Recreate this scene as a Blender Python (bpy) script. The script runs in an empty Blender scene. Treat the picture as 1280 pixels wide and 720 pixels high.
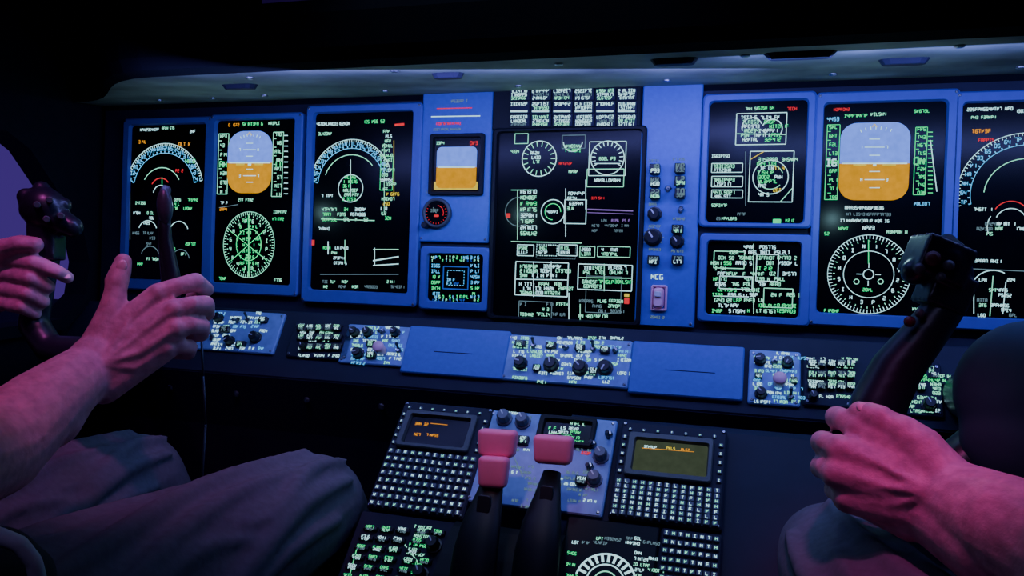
import bpy, bmesh, math, random
from math import sin, cos, pi, radians
from mathutils import Vector, Matrix
random.seed(7)
scn = bpy.context.scene
col = scn.collection
# ------------------------------------------------------------ camera frame
YAW = radians(17); PIT = radians(7.35); F = 1000.0
C = Vector((0, -1.1, 1.0))
RT = Vector((cos(YAW), sin(YAW), 0)); FH = Vector((-sin(YAW), cos(YAW), 0)); Z = Vector((0, 0, 1))
FW = FH*cos(PIT) - Z*sin(PIT); UP = FH*sin(PIT) + Z*cos(PIT)
def ray(px, py): return FW + RT*((px-640)/F) + UP*((360-py)/F)
def P(px, py, d): return C + ray(px, py)*d
cd = bpy.data.cameras.new('camera'); cam = bpy.data.objects.new('camera', cd); col.objects.link(cam)
cam.location = C; cam.rotation_euler = (pi/2-PIT, 0, YAW); cd.sensor_width = 36; cd.lens = 36*F/1280; cd.clip_start = .01
scn.camera = cam
class Pl:
    def __init__(s, o, tilt):            # tilt = angle of surface from vertical, leaning away at the top
        s.o = Vector(o); s.n = Vector((0, -cos(tilt), sin(tilt))); s.u = Vector((1, 0, 0)); s.v = Vector((0, sin(tilt), cos(tilt)))
    def hit(s, px, py):
        d = ray(px, py); t = (s.o-C).dot(s.n)/d.dot(s.n); return C+d*t
    def uv(s, px, py):
        p = s.hit(px, py)-s.o; return (p.dot(s.u), p.dot(s.v))
    def sc(s, px, py):
        return (s.hit(px, py)-C).dot(FW)/F
    def pt(s, u, v, h=0): return s.o+s.u*u+s.v*v+s.n*h
    def mat(s, u, v, h=0, rot=0):
        m = Matrix((s.u, s.v, s.n)).transposed().to_4x4()
        return Matrix.Translation(s.pt(u, v, h)) @ m @ Matrix.Rotation(rot, 4, 'Z')
PAN = Pl((0, 0, 1.0), radians(7))
CONo = PAN.hit(640, 408) + Vector((0, -.03, 0)); CON = Pl(CONo, radians(35))
PEDo = C + ray(700, 520)*(.94/ray(700, 520).y); PED = Pl(PEDo, radians(50))
# ------------------------------------------------------------ materials
def mat(name, c, rough=.5, metal=0, var=.12, scale=60, bump=0, coat=0, spec=.5, sss=0):
    m = bpy.data.materials.new(name); m.use_nodes = True; nt = m.node_tree; b = nt.nodes['Principled BSDF']
    b.inputs['Roughness'].default_value = rough; b.inputs['Metallic'].default_value = metal
    b.inputs['Coat Weight'].default_value = coat; b.inputs['Specular IOR Level'].default_value = spec
    if sss: b.inputs['Subsurface Weight'].default_value = sss; b.inputs['Subsurface Scale'].default_value = .006
    n = nt.nodes.new('ShaderNodeTexNoise'); n.inputs['Scale'].default_value = scale; n.inputs['Detail'].default_value = 6
    tc = nt.nodes.new('ShaderNodeTexCoord'); nt.links.new(tc.outputs['Object'], n.inputs['Vector'])
    r = nt.nodes.new('ShaderNodeValToRGB'); r.color_ramp.elements[0].position = .3; r.color_ramp.elements[1].position = .7
    r.color_ramp.elements[0].color = tuple(x*(1-var) for x in c)+(1,); r.color_ramp.elements[1].color = tuple(min(1, x*(1+var)) for x in c)+(1,)
    nt.links.new(n.outputs['Fac'], r.inputs['Fac']); nt.links.new(r.outputs['Color'], b.inputs['Base Color'])
    if bump:
        bp = nt.nodes.new('ShaderNodeBump'); bp.inputs['Strength'].default_value = bump; bp.inputs['Distance'].default_value = .002
        nt.links.new(n.outputs['Fac'], bp.inputs['Height']); nt.links.new(bp.outputs['Normal'], b.inputs['Normal'])
    return m
def emi(name, c, s):
    m = bpy.data.materials.new(name); m.use_nodes = True; nt = m.node_tree
    for n in list(nt.nodes): nt.nodes.remove(n)
    o = nt.nodes.new('ShaderNodeOutputMaterial'); e = nt.nodes.new('ShaderNodeEmission')
    e.inputs['Color'].default_value = tuple(c)+(1,)
    nz = nt.nodes.new('ShaderNodeTexNoise'); nz.inputs['Scale'].default_value = 120
    tc = nt.nodes.new('ShaderNodeTexCoord'); nt.links.new(tc.outputs['Object'], nz.inputs['Vector'])
    mr = nt.nodes.new('ShaderNodeMapRange'); mr.inputs['From Min'].default_value = .3; mr.inputs['From Max'].default_value = .7
    mr.inputs['To Min'].default_value = s*.88; mr.inputs['To Max'].default_value = s*1.08
    nt.links.new(nz.outputs['Fac'], mr.inputs['Value']); nt.links.new(mr.outputs['Result'], e.inputs['Strength'])
    nt.links.new(e.outputs['Emission'], o.inputs['Surface'])
    try: m.cycles.emission_sampling = 'NONE'
    except Exception: pass
    return m
M = dict(
 blue=mat('blue_panel_paint', (.08, .125, .50), .5, bump=.1, scale=160, var=.06),
 bezel=mat('bezel_blue', (.08, .095, .42), .5, scale=80, var=.06),
 grey=mat('grey_blue_plate', (.22, .33, .62), .5, scale=90, bump=.1),
 frame=mat('dark_grey_frame', (.06, .065, .075), .5, scale=90),
 dark=mat('dark_plastic', (.006, .0065, .011), .6, scale=40, spec=.25),
 dark2=mat('charcoal_trim', (.018, .016, .038), .7, scale=30, bump=.2, spec=.3),
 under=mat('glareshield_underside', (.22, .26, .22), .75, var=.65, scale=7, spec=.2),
 shield=mat('glareshield_black', (.005, .005, .009), .9, scale=30, bump=.3, spec=.1),
 screen=mat('screen_glass', (.001, .0015, .003), .25, spec=.12),
 knob=mat('black_knob', (.012, .012, .018), .45),
 lever=mat('lever_black', (.006, .006, .009), .5, spec=.3),
 knobg=mat('grey_knob', (.12, .13, .18), .5),
 pink=mat('pink_knob', (.95, .22, .42), .5, var=.05),
 pale=mat('pale_pink_plastic', (.95, .48, .62), .5, var=.05),
 metal=mat('screw_metal', (.35, .36, .4), .35, metal=1),
 red=mat('red_paint', (.09, .01, .015), .5),
 skin=mat('skin', (.62, .34, .40), .5, var=.18, scale=90, bump=.6, sss=.15, spec=.35),
 nail=mat('fingernail', (.85, .5, .55), .3, var=.03),
 trous=mat('grey_trousers', (.12, .12, .145), .9, var=.10, scale=120, bump=.35, spec=.12),
 shirt=mat('dusty_shirt', (.26, .15, .20), .9, var=.15, scale=60, bump=.5, spec=.15),
 hair=mat('dark_hair', (.02, .015, .012), .6),
 shoe=mat('black_leather', (.012, .012, .012), .35),
 seat=mat('seat_fabric', (.03, .03, .035), .85, bump=.4),
 pipe=mat('pale_piping', (.62, .60, .70), .6),
 wall=mat('cockpit_trim', (.008, .008, .014), .85, bump=.2, spec=.15),
 yoke=mat('yoke_black', (.013, .013, .024), .36, scale=30, spec=.5, bump=.05),
 hub=mat('yoke_hub_grey', (.06, .085, .125), .75, scale=30, spec=.25),
 silver=mat('silver_grey', (.07, .08, .11), .4, metal=.3),
 E_w=emi('glow_white', (.48, .92, 1), 1.5), E_m=emi('glow_mint', (.28, 1, .68), 1.25), E_g=emi('glow_green', (.02, .9, .28), 1.3),
 E_c=emi('glow_cyan', (.10, .52, 1), 1.4), E_a=emi('glow_amber', (1, .38, .02), 1.0), E_r=emi('glow_red', (1, .04, .06), .9),
 E_v=emi('glow_violet', (.45, .25, .9), .6), E_s=emi('glow_sky', (.13, .25, 1), 1.45), E_o=emi('glow_ground', (1, .44, .01), .80),
 E_b=emi('glow_blue', (.03, .12, .75), .7), E_d=emi('glow_dim', (.35, .6, .75), .38), E_y=emi('glow_yellow', (.9, .68, .06), 1.0),
 lcd=emi('glow_olive', (.045, .06, .038), 1.0),
)
GL = ['E_w', 'E_m', 'E_g', 'E_c', 'E_a', 'E_r', 'E_v', 'E_s', 'E_o', 'E_b', 'E_d', 'E_y']
GI = {k[2]: i for i, k in enumerate(GL)}
# ------------------------------------------------------------ object helpers
ORG = {}
def par(o, parent):
    if parent is not None:
        o.parent = parent; o.matrix_parent_inverse = Matrix.Translation(ORG.get(parent.name, Vector((0, 0, 0)))).inverted()
def obj(name, bm, mats, parent=None, smooth=False, recalc=True):
    if recalc: bmesh.ops.recalc_face_normals(bm, faces=bm.faces)
    me = bpy.data.meshes.new(name); bm.to_mesh(me); bm.free()
    if not isinstance(mats, (list, tuple)): mats = [mats]
    for m in mats: me.materials.append(M[m])
    if smooth:
        for p in me.polygons: p.use_smooth = True
    o = bpy.data.objects.new(name, me); col.objects.link(o); par(o, parent)
    return o
def thing(name, label, cat, loc=(0, 0, 0), group=None):
    o = bpy.data.objects.new(name, None); col.objects.link(o); o.location = loc; o.empty_display_size = .05
    ORG[o.name] = Vector(loc); o['label'] = label; o['category'] = cat
    if group: o['group'] = group
    return o
def tag(o, label, cat, group=None):
    o['label'] = label; o['category'] = cat
    if group: o['group'] = group
    return o
def struct(o): o['kind'] = 'structure'; return o
def rrect(u0, v0, u1, v1, r, k=4):
    r = min(r, abs(u1-u0)*.49, abs(v1-v0)*.49)
    if u0 > u1: u0, u1 = u1, u0
    if v0 > v1: v0, v1 = v1, v0
    out = []
    for cx, cy, a in ((u1-r, v1-r, 0), (u0+r, v1-r, pi/2), (u0+r, v0+r, pi), (u1-r, v0+r, 3*pi/2)):
        for i in range(k+1):
            t = a+pi/2*i/k; out.append((cx+r*cos(t), cy+r*sin(t)))
    return out
def loops(bm, ls, cap0=False, cap1=True, close=True):
    vs = [[bm.verts.new(p) for p in l] for l in ls]; n = len(vs[0])
    for a, b in zip(vs, vs[1:]):
        for i in range(n):
            j = (i+1) % n
            if j == 0 and not close: continue
            bm.faces.new((a[i], a[j], b[j], b[i]))
    if cap0: bm.faces.new(vs[0][::-1])
    if cap1: bm.faces.new(vs[-1])
    return vs
def shrink(l, b):
    us = [p[0] for p in l]; vs = [p[1] for p in l]; cu = (min(us)+max(us))/2; cv = (min(vs)+max(vs))/2; hu = (max(us)-min(us))/2; hv = (max(vs)-min(vs))/2
    return [(cu+(u-cu)*(hu-b)/hu, cv+(v-cv)*(hv-b)/hv) for u, v in l]
def plate(bm, pl, l, h0, h1, b=.0015):
    s = shrink(l, b)
    loops(bm, [[pl.pt(u, v, h0) for u, v in l], [pl.pt(u, v, h1-b) for u, v in l], [pl.pt(u, v, h1) for u, v in s]], True, True)
def frame(bm, pl, lo, li, h0, h1, hin, b=.002):
    lo2 = shrink(lo, b)
    loops(bm, [[pl.pt(u, v, h0) for u, v in lo], [pl.pt(u, v, h1-b) for u, v in lo], [pl.pt(u, v, h1) for u, v in lo2], [pl.pt(u, v, h1) for u, v in li], [pl.pt(u, v, hin) for u, v in shrink(li, .0015)]], False, False)
def lathe(bm, mx, prof, n=20, ridges=0, mi=0):
    ls = []
    for r, h in prof:
        ls.append([mx @ Vector((r*(1+(ridges*(i % 2)))*cos(2*pi*i/n), r*(1+(ridges*(i % 2)))*sin(2*pi*i/n), h)) for i in range(n)])
    k = len(bm.faces); loops(bm, ls, True, True); bm.faces.ensure_lookup_table()
    for f in bm.faces[k:]: f.material_index = mi
def boxm(bm, mx, sx, sy, sz, mi=0, taper=1.0, b=.0):
    k = len(bm.faces)
    l = rrect(-sx/2, -sy/2, sx/2, sy/2, b if b else min(sx, sy)*.15, 2)
    bb = min(sx, sy, sz)*.12
    loops(bm, [[mx @ Vector((u, v, 0)) for u, v in l], [mx @ Vector((u*taper, v*taper, sz-bb)) for u, v in l], [mx @ Vector((u*taper, v*taper, sz)) for u, v in shrink(l, bb)]], True, True)
    bm.faces.ensure_lookup_table()
    for f in bm.faces[k:]: f.material_index = mi
# ------------------------------------------------------------ symbology pen: flat strokes lying on a real plane, in metres
SEG = [((0, 1), (1, 1)), ((0, .5), (1, .5)), ((0, 0), (1, 0)), ((0, 0), (0, .5)), ((0, .5), (0, 1)), ((1, 0), (1, .5)), ((1, .5), (1, 1)), ((0, 0), (1, 1)), ((0, 1), (1, 0)), ((.5, 0), (.5, 1))]
GLY = [(0, 2, 3, 4, 5, 6), (5, 6), (0, 1, 2, 3, 6), (0, 1, 2, 5, 6), (1, 4, 5, 6), (0, 1, 2, 4, 5), (0, 1, 2, 3, 4, 5), (0, 5, 6), (3, 4, 0, 1), (3, 4, 8, 5, 6), (0, 9), (2, 3, 4), (3, 4, 5, 6, 1), (3, 4, 5, 6, 0, 1), (3, 4, 0, 1, 6), (0, 2, 9), (3, 4, 1, 7)]
class Pen:
    def __init__(s, pl, h): s.pl = pl; s.h = h; s.f = []
    def q(s, pts, m): s.f.append((pts, GI[m]))
    def seg(s, a, b, w, m):
        dx, dy = b[0]-a[0], b[1]-a[1]; L = math.hypot(dx, dy) or 1e-6; nx, ny = -dy/L*w/2, dx/L*w/2
        s.q([(a[0]+nx, a[1]+ny), (b[0]+nx, b[1]+ny), (b[0]-nx, b[1]-ny), (a[0]-nx, a[1]-ny)], m)
    def line(s, x0, y0, x1, y1, m, w=1.0):
        s.seg(s.pl.uv(x0, y0), s.pl.uv(x1, y1), w*s.pl.sc(x0, y0), m)
    def chars(s, u, v, n, h, m, fill=.9):
        w = h*.55
        for i in range(n):
            if random.random() > fill: continue
            g = random.choice(GLY)
            for k in g:
                a, b = SEG[k]; s.seg((u+i*w*1.5+a[0]*w, v+(a[1]-.5)*h), (u+i*w*1.5+b[0]*w, v+(b[1]-.5)*h), h*.23, m)
    def text(s, x, y, n, m, h=4.6, fill=.93):
        if h < 6.5: h *= .72; n = max(1, round(n*1.38))
        u, v = s.pl.uv(x, y); s.chars(u, v, n, h*s.pl.sc(x, y), m, fill)
    def rect(s, x0, y0, x1, y1, m, w=.9, dash=0):
        u0, v0 = s.pl.uv(x0, y0); u1, v1 = s.pl.uv(x1, y1); w *= s.pl.sc(x0, y0)
        for a, b in (((u0, v0), (u1, v0)), ((u1, v0), (u1, v1)), ((u1, v1), (u0, v1)), ((u0, v1), (u0, v0))):
            if dash:
                n = max(2, int(math.hypot(a[0]-b[0], a[1]-b[1])/(dash*w)))
                for i in range(n):
                    t0 = i/n; t1 = t0+.55/n
                    s.seg((a[0]+(b[0]-a[0])*t0, a[1]+(b[1]-a[1])*t0), (a[0]+(b[0]-a[0])*t1, a[1]+(b[1]-a[1])*t1), w, m)
            else: s.seg(a, b, w, m)
    def fill(s, x0, y0, x1, y1, m, r=0):
        u0, v0 = s.pl.uv(x0, y0); u1, v1 = s.pl.uv(x1, y1); s.q(rrect(u0, v1, u1, v0, r*s.pl.sc(x0, y0)+1e-5, 3), m)
    def arc(s, x, y, r, m, a0=0, a1=360, w=1.0, n=40, e=1.0):
        u, v = s.pl.uv(x, y); k = s.pl.sc(x, y); r *= k; w *= k; n = max(4, int(n*abs(a1-a0)/360))
        for i in range(n):
            t0 = radians(a0+(a1-a0)*i/n); t1 = radians(a0+(a1-a0)*(i+1)/n)
            s.seg((u+r*e*cos(t0), v+r*sin(t0)), (u+r*e*cos(t1), v+r*sin(t1)), w, m)
    def ticks(s, x, y, r0, r1, m, n, a0=0, a1=360, w=1.0, e=1.0):
        u, v = s.pl.uv(x, y); k = s.pl.sc(x, y)
        for i in range(n+1):
            t = radians(a0+(a1-a0)*i/n); s.seg((u+r0*k*e*cos(t), v+r0*k*sin(t)), (u+r1*k*e*cos(t), v+r1*k*sin(t)), w*k, m)
    def ringtext(s, x, y, r, m, n, a0, a1, h=4.5, c=2, e=1.0):
        u, v = s.pl.uv(x, y); k = s.pl.sc(x, y)
        for i in range(n+1):
            t = radians(a0+(a1-a0)*i/n); s.chars(u+r*k*e*cos(t)-c*h*k*.38, v+r*k*sin(t), c, h*k, m, 1)
    def block(s, x0, y0, x1, y1, dy, ms, fill=.6, h=4.4):
        y = y0; dy2 = dy*.78 if dy < 15 else dy
        while y <= y1:
            x = x0+random.random()*3
            while x < x1-6:
                n = random.randint(2, 5)
                if random.random() < fill: s.text(x, y, n, random.choice(ms), h)
                x += n*h*.83+random.choice((2, 4, 6))
            y += dy2
    def tape(s, x0, y0, x1, y1, m, n=9):
        s.rect(x0, y0, x1, y1, m, .9)
        for i in range(n):
            y = y0+(y1-y0)*(i+.5)/n
            if i % 2: s.line(x0, y, x0+(x1-x0)*.35, y, m, .9)
            else: s.text(x0+(x1-x0)*.2, y, max(1, int((x1-x0)/5)), m, 5.5)
    def mesh(s, name, faces, parent):
        bm = bmesh.new()
        for pts, mi in faces:
            f = bm.faces.new([bm.verts.new(s.pl.pt(u, v, s.h)) for u, v in pts]); f.material_index = mi
        return obj(name, bm, GL, parent, recalc=False)
    def done(s, name, parent):
        if name not in ('readout', 'printed_marks', 'data_boxes') or len(s.f) < 60: return s.mesh(name, s.f, parent)
        # separate groups of symbols become separate parts
        cs = .0075; occ = {}
        for i, (pts, mi) in enumerate(s.f):
            us = [p[0] for p in pts]; vs = [p[1] for p in pts]
            for a in range(int(min(us)//cs), int(max(us)//cs)+1):
                for b in range(int(min(vs)//cs), int(max(vs)//cs)+1): occ.setdefault((a, b), set()).add(i)
        seen = set(); comps = []
        for c0 in occ:
            if c0 in seen: continue
            st = [c0]; seen.add(c0); ids = set()
            while st:
                c = st.pop(); ids |= occ[c]
                for da in (-1, 0, 1):
                    for db in (-1, 0, 1):
                        n = (c[0]+da, c[1]+db)
                        if n in occ and n not in seen: seen.add(n); st.append(n)
            comps.append(ids)
        comps.sort(key=len, reverse=True); o = None
        for ids in comps[:14]:
            k = s.mesh(name, [s.f[i] for i in ids], parent); o = o or k
        rest = set().union(*comps[14:]) if len(comps) > 14 else set()
        if rest: s.mesh(name, [s.f[i] for i in rest], parent)
        return o
def clip(poly, v0, keep_above):
    out = []
    for i in range(len(poly)):
        a, b = poly[i], poly[(i+1) % len(poly)]; ia = (a[1] >= v0) == keep_above; ib = (b[1] >= v0) == keep_above
        if ia: out.append(a)
        if ia != ib:
            t = (v0-a[1])/(b[1]-a[1]); out.append((a[0]+(b[0]-a[0])*t, v0))
    return out
def attitude(parent, pl, h, x0, y0, x1, y1, yh, rr=.34, ladder=True):
    p = Pen(pl, h); u0, v0 = pl.uv(x0, y0); u1, v1 = pl.uv(x1, y1); _, vh = pl.uv((x0+x1)/2, yh)
    L = rrect(u0, v1, u1, v0, (u1-u0)*rr, 8)
    p.q(clip(L, vh, True), 's'); p.q(clip(L, vh, False), 'o')
    o = p.done('attitude_indicator', parent)
    p = Pen(pl, h+.0006); w = x1-x0; xc = (x0+x1)/2; hh = y1-y0
    p.line(x0+1, yh, x1-1, yh, 'w', 1.4)
    if ladder:
        for k in (-3, -2, -1, 1, 2, 3):
            ww = w*(.16 if k % 2 else .30); y = yh+k*hh*.105; p.line(xc-ww/2, y, xc+ww/2, y, 'w', 1.0)
            if not k % 2: p.text(xc+ww/2+2, y, 1, 'w', 4.5); p.text(xc-ww/2-5, y, 1, 'w', 4.5)
        p.line(xc-w*.32, yh+2, xc-w*.12, yh+2, 'y', 2.4); p.line(xc+w*.12, yh+2, xc+w*.32, yh+2, 'y', 2.4); p.line(xc-2, yh+2, xc+2, yh+2, 'w', 3)
        p.ticks(xc, (y0+y1)/2, hh*.42, hh*.46, 'w', 6, 66, 114, .9)
        p.line(xc-3, y0+5, xc, y0+1, 'y', 1); p.line(xc+3, y0+5, xc, y0+1, 'y', 1)
    p.done('flight_symbol', parent)
    return o
def rect_uv(pl, x0, y0, x1, y1):
    u0, v0 = pl.uv(x0, y0); u1, v1 = pl.uv(x1, y1); return u0, v1, u1, v0
def screw(pl, u, v, h, parent, r=.0028):
    bm = bmesh.new(); mx = pl.mat(u, v, h, random.random()*3)
    lathe(bm, mx, [(r, 0), (r, .0008), (r*.7, .0013), (0.0001, .0013)], 12)
    boxm(bm, mx @ Matrix.Translation((0, 0, .0009)), r*1.4, r*.25, .0006, 1)
    return obj('screw', bm, ['metal', 'dark'], parent)
def display(name, label, cat, O, I, draw, group=None, bez='bezel', pl=PAN, screws=True, att=None):
    """O, I: outer and inner corners (left top, right bottom) measured on the panel plane"""
    ro = rect_uv(pl, *O); ri = rect_uv(pl, *I)
    t = thing(name, label, cat, pl.pt((ro[0]+ro[2])/2, ro[1], 0), group)
    bm = bmesh.new(); frame(bm, pl, rrect(*ro, .006), rrect(*ri, .006), .0, .011, .0035); obj('bezel', bm, bez, t)
    bm = bmesh.new(); e = .0012; plate(bm, pl, rrect(ri[0]-e, ri[1]-e, ri[2]+e, ri[3]+e, .005), .0005, .0042, .0005); s = obj('screen', bm, 'screen', t)
    for nm, fn in draw:
        p = Pen(pl, .0046); fn(p); p.done(nm, s)
    if att: attitude(s, pl, .0047, *att)
    if screws:
        d = .0045
        for u, v in ((ro[0]+d, ro[1]+d), (ro[2]-d, ro[1]+d), (ro[0]+d, ro[3]-d), (ro[2]-d, ro[3]-d)): screw(pl, u, v, .0105, t, .0018)
    return t
# ------------------------------------------------------------ instrument panel board
XL, XR = -1.06, .66
vt = PAN.uv(1280, 92)[1]; vb = PAN.uv(640, 414)[1]
bm = bmesh.new(); plate(bm, PAN, rrect(XL, vb-.02, XR, vt-.001, .004), -.03, -.001); b = obj('instrument_panel', bm, 'dark2')
tag(b, 'long dark instrument panel board carrying all the upright screens', 'instrument panel')
# ------------------------------------------------------------ displays
def bigarc(p, x, y, r0, r1, a0, a1):
    p.arc(x, y, r1, 'w', a0, a1, .8, 70); p.arc(x, y, r0, 'c', a0, a1, .8, 70); p.ticks(x, y, r1-3.5, r1, 'w', 48, a0, a1, .8); p.ticks(x, y, r0, r0+3, 'c', 22, a0, a1, 1.4); p.ringtext(x, y, (r0+r1)/2, 'c', 16, a0+3, a1-3, 4.4, 2)
def d1a(p): bigarc(p, 207, 238, 46, 58, 12, 168)
def d1c(p):
    p.arc(204, 240, 30, 'm', 30, 150, 1, 30); p.arc(203, 238, 15, 'r', 40, 150, 1.3, 20); p.arc(203, 243, 11, 'w', 10, 170, 1, 20)
    p.line(205, 245, 205, 222, 'g', 1); p.text(222, 214, 3, 'r', 5)
def d1b(p):
    p.text(178, 163, 9, 'w', 4); p.text(205, 161, 6, 'm', 4); p.text(226, 181, 4, 'a', 6); p.text(232, 202, 4, 'g', 6); p.text(176, 178, 3, 'a', 5); p.text(240, 165, 3, 'w')
    p.block(168, 254, 196, 300, 8, 'wmd', .6); p.block(220, 250, 254, 262, 7, 'mg', .6)
    p.arc(187, 290, 14, 'w', 20, 160, 1); p.arc(226, 291, 14, 'w', 20, 160, 1); p.arc(190, 322, 14, 'd', 20, 160, 1); p.arc(228, 325, 13, 'd', 10, 140, 1)
    p.block(170, 305, 250, 336, 8, 'dmg', .45); p.line(165, 215, 165, 300, 'd', .8)
display('flight_display', 'leftmost upright screen with blue compass arc, partly behind the left control horn', 'display', (160, 150, 264, 366), (167, 157, 257, 353), [('compass_arc', d1a), ('inner_dial', d1c), ('readout', d1b)], 'upright portrait screens')
def compass(p, x, y, r, c2='w', e=1.0):
    p.arc(x, y, r, c2, 0, 360, .7, 60, e); p.ticks(x, y, r*.90, r, c2, 72, 0, 360, .8, e); p.ticks(x, y, r*.82, r*.87, 'm', 36, 0, 360, .8, e)
    p.ringtext(x, y, r*.72, c2, 15, 10, 350, 4.2, 1, e)
def d2a(p):
    compass(p, 313, 306, 41, 'm', .9)
    p.line(313, 268, 313, 346, 'g', 1.8); p.line(289, 288, 336, 326, 'g', .9); p.line(291, 326, 335, 286, 'g', .9)
    for j in range(9):
        for i in range(8):
            if abs(i-3.5)+abs(j-4)*.8 < 5 and random.random() < .75: p.text(298+i*4, 276+j*7.6, 1, 'g', 5)
    p.arc(313, 306, 20, 'g', 0, 360, 1, 24, .9); p.text(309, 290, 1, 'g', 7); p.text(309, 322, 1, 'g', 7)
def tp(*a): return lambda p: p.tape(*a)
def d2b(p):
    p.text(288, 157, 4, 'a', 4.5); p.text(303, 156, 8, 'g', 5); p.text(338, 155, 4, 'm')
    for i in range(12): p.line(357, 170+i*6.6, 362, 170+i*6.6, 'w', 1)
    p.text(277, 206, 2, 'g', 7); p.text(344, 206, 2, 'g', 7)
    p.text(300, 250, 6, 'm'); p.text(278, 254, 3, 'w'); p.text(344, 265, 5, 'm'); p.text(343, 274, 4, 'g'); p.text(277, 262, 3, 'a')
    p.text(276, 348, 3, 'g'); p.text(345, 350, 3, 'm'); p.line(276, 260, 300, 256, 'd', .8)
display('flight_display', 'narrow left screen with small attitude ball above a round green compass', 'display', (268, 145, 376, 371), (274, 151, 367, 358), [('compass_rose', d2a), ('speed_tape', tp(276, 168, 286, 243, 'm', 13)), ('altitude_tape', tp(344, 166, 354, 246, 'm', 15)), ('readout', d2b)], 'upright portrait screens', att=(288, 165, 341, 242, 204))
def d3a(p): bigarc(p, 440, 232, 46, 57, 18, 176)
def d3c(p):
    p.arc(440, 232, 38, 'm', 40, 160, 1); p.arc(440, 236, 17, 'w', 0, 360, 1); p.block(430, 222, 450, 250, 7, 'gm', .9, 5); p.line(440, 246, 440, 200, 'w', 1)
def d3d(p):
    for i in range(19):
        p.text(477+random.randint(0, 8), 165+i*6, random.randint(2, 4), random.choice('mgmyw'), 5)
    p.line(482, 180, 482, 268, 'm', .8); p.line(494, 176, 494, 250, 'y', .8); p.rect(478, 196, 492, 238, 'g', .9)
def d3b(p):
    p.text(398, 156, 12, 'w', 4.6); p.text(456, 153, 7, 'g', 5); p.line(495, 157, 507, 156, 'r', 3); p.text(400, 168, 5, 'm')
    p.text(404, 245, 4, 'w'); p.block(404, 262, 462, 280, 8, 'wmg', .9, 5); p.text(400, 286, 4, 'w'); p.line(403, 274, 470, 276, 'm', 1)
    p.fill(390, 300, 395, 307, 'r'); p.block(405, 310, 432, 334, 8, 'mgw', .6); p.line(402, 343, 500, 343, 'd', 1)
    p.line(468, 326, 500, 321, 'w', 1.6); p.line(468, 332, 500, 330, 'w', 1.2); p.line(468, 312, 500, 312, 'm', 1); p.line(470, 310, 470, 332, 'w', 1); p.block(404, 352, 500, 360, 8, 'dm', .6)
    p.line(412, 302, 412, 318, 'w', 1.4); p.line(433, 300, 433, 330, 'm', .9)
display('flight_display', 'third screen from the left with large blue arc and yellow-green data column', 'display', (388, 134, 523, 384), (396, 142, 513, 368), [('compass_arc', d3a), ('inner_dial', d3c), ('data_column', d3d), ('readout', d3b)], 'upright portrait screens')
# standby column
def panelplate(name, label, cat, R, pl=PAN, m='blue', h=.006, scr=True, group=None):
    r = rect_uv(pl, *R); t = thing(name, label, cat, pl.pt((r[0]+r[2])/2, r[1], 0), group)
    bm = bmesh.new(); plate(bm, pl, rrect(*r, .003), -.001, h); obj('face_plate', bm, m, t)
    if scr:
        d = .005
        for u, v in ((r[0]+d, r[1]+d), (r[2]-d, r[1]+d), (r[0]+d, r[3]-d), (r[2]-d, r[3]-d)): screw(pl, u, v, h-.0003, t, .002)
    return t
def sub_screen(pl, t, O, I, h0, draw=None, att=None, m='bezel', nm='display_bezel', scr='screen'):
    ro = rect_uv(pl, *O); ri = rect_uv(pl, *I)
    bm = bmesh.new(); frame(bm, pl, rrect(*ro, .004), rrect(*ri, .003), h0-.001, h0+.006, h0+.001, .0012); obj(nm, bm, m, t)
    bm = bmesh.new(); plate(bm, pl, rrect(ri[0]-.001, ri[1]-.001, ri[2]+.001, ri[3]+.001, .002), h0-.0005, h0+.0012, .0004); s = obj('screen', bm, scr, t)
    if draw: p = Pen(pl, h0+.0016); draw(p); p.done('readout', s)
    if att: attitude(s, pl, h0+.0019, *att)
    return s
t = panelplate('standby_panel', 'blue standby panel with small blue-and-amber horizon screen and round red gauge', 'instrument', (531, 112, 612, 304))
p = Pen(PAN, .0064); p.text(562, 128, 7, 'd', 4.5); p.line(548, 137, 592, 136, 'r', 1.2); p.line(541, 147, 602, 146, 'w', 1.2); p.text(546, 156, 10, 'r', 4.2); p.text(544, 163, 12, 'd', 3.6); p.text(535, 240, 2, 'd', 4); p.done('printed_marks', t)
def stb(p): p.fill(545, 228, 599, 238, 'y', 1); p.text(548, 180, 3, 'm'); p.text(590, 180, 2, 'r', 6)
sub_screen(PAN, t, (541, 169, 606, 245), (545, 173, 602, 241), .006, stb, (549, 185, 597, 236, 210, .12, False), 'dark')
def gauge(pl, x, y, r, t):
    u, v = pl.uv(x, y); k = pl.sc(x, y); r *= k; mx = pl.mat(u, v, .006)
    bm = bmesh.new(); lathe(bm, mx, [(r, -.001), (r, .005), (r*.92, .007), (r*.82, .007), (r*.78, .004)], 32); o = obj('gauge_rim', bm, 'frame', t, True)
    bm = bmesh.new(); lathe(bm, mx, [(r*.8, 0), (r*.8, .0045)], 32); f = obj('gauge_face', bm, 'screen', t)
    p = Pen(pl, .0110); k2 = r/k; p.ticks(x, y, k2*.64, k2*.74, 'r', 16, -220, 40, .5); p.arc(x, y, k2*.5, 'r', -20, 80, .8, 20); p.fill(x-3, y+2, x+3, y+5, 'r', 1); p.text(x-7, y-3, 3, 'd', 4.6); p.line(x, y, x-4, y-7, 'd', 1); p.done('dial_marks', f)
    u2, v2 = pl.uv(x-k2*.7, y+k2*.8)
    bm = bmesh.new(); lathe(bm, pl.mat(u2, v2, .006), [(.0045, 0), (.0045, .012), (.0035, .014)], 14, .08); obj('adjuster_knob', bm, 'knob', t)
gauge(PAN, 549, 267, 19, t)
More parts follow.
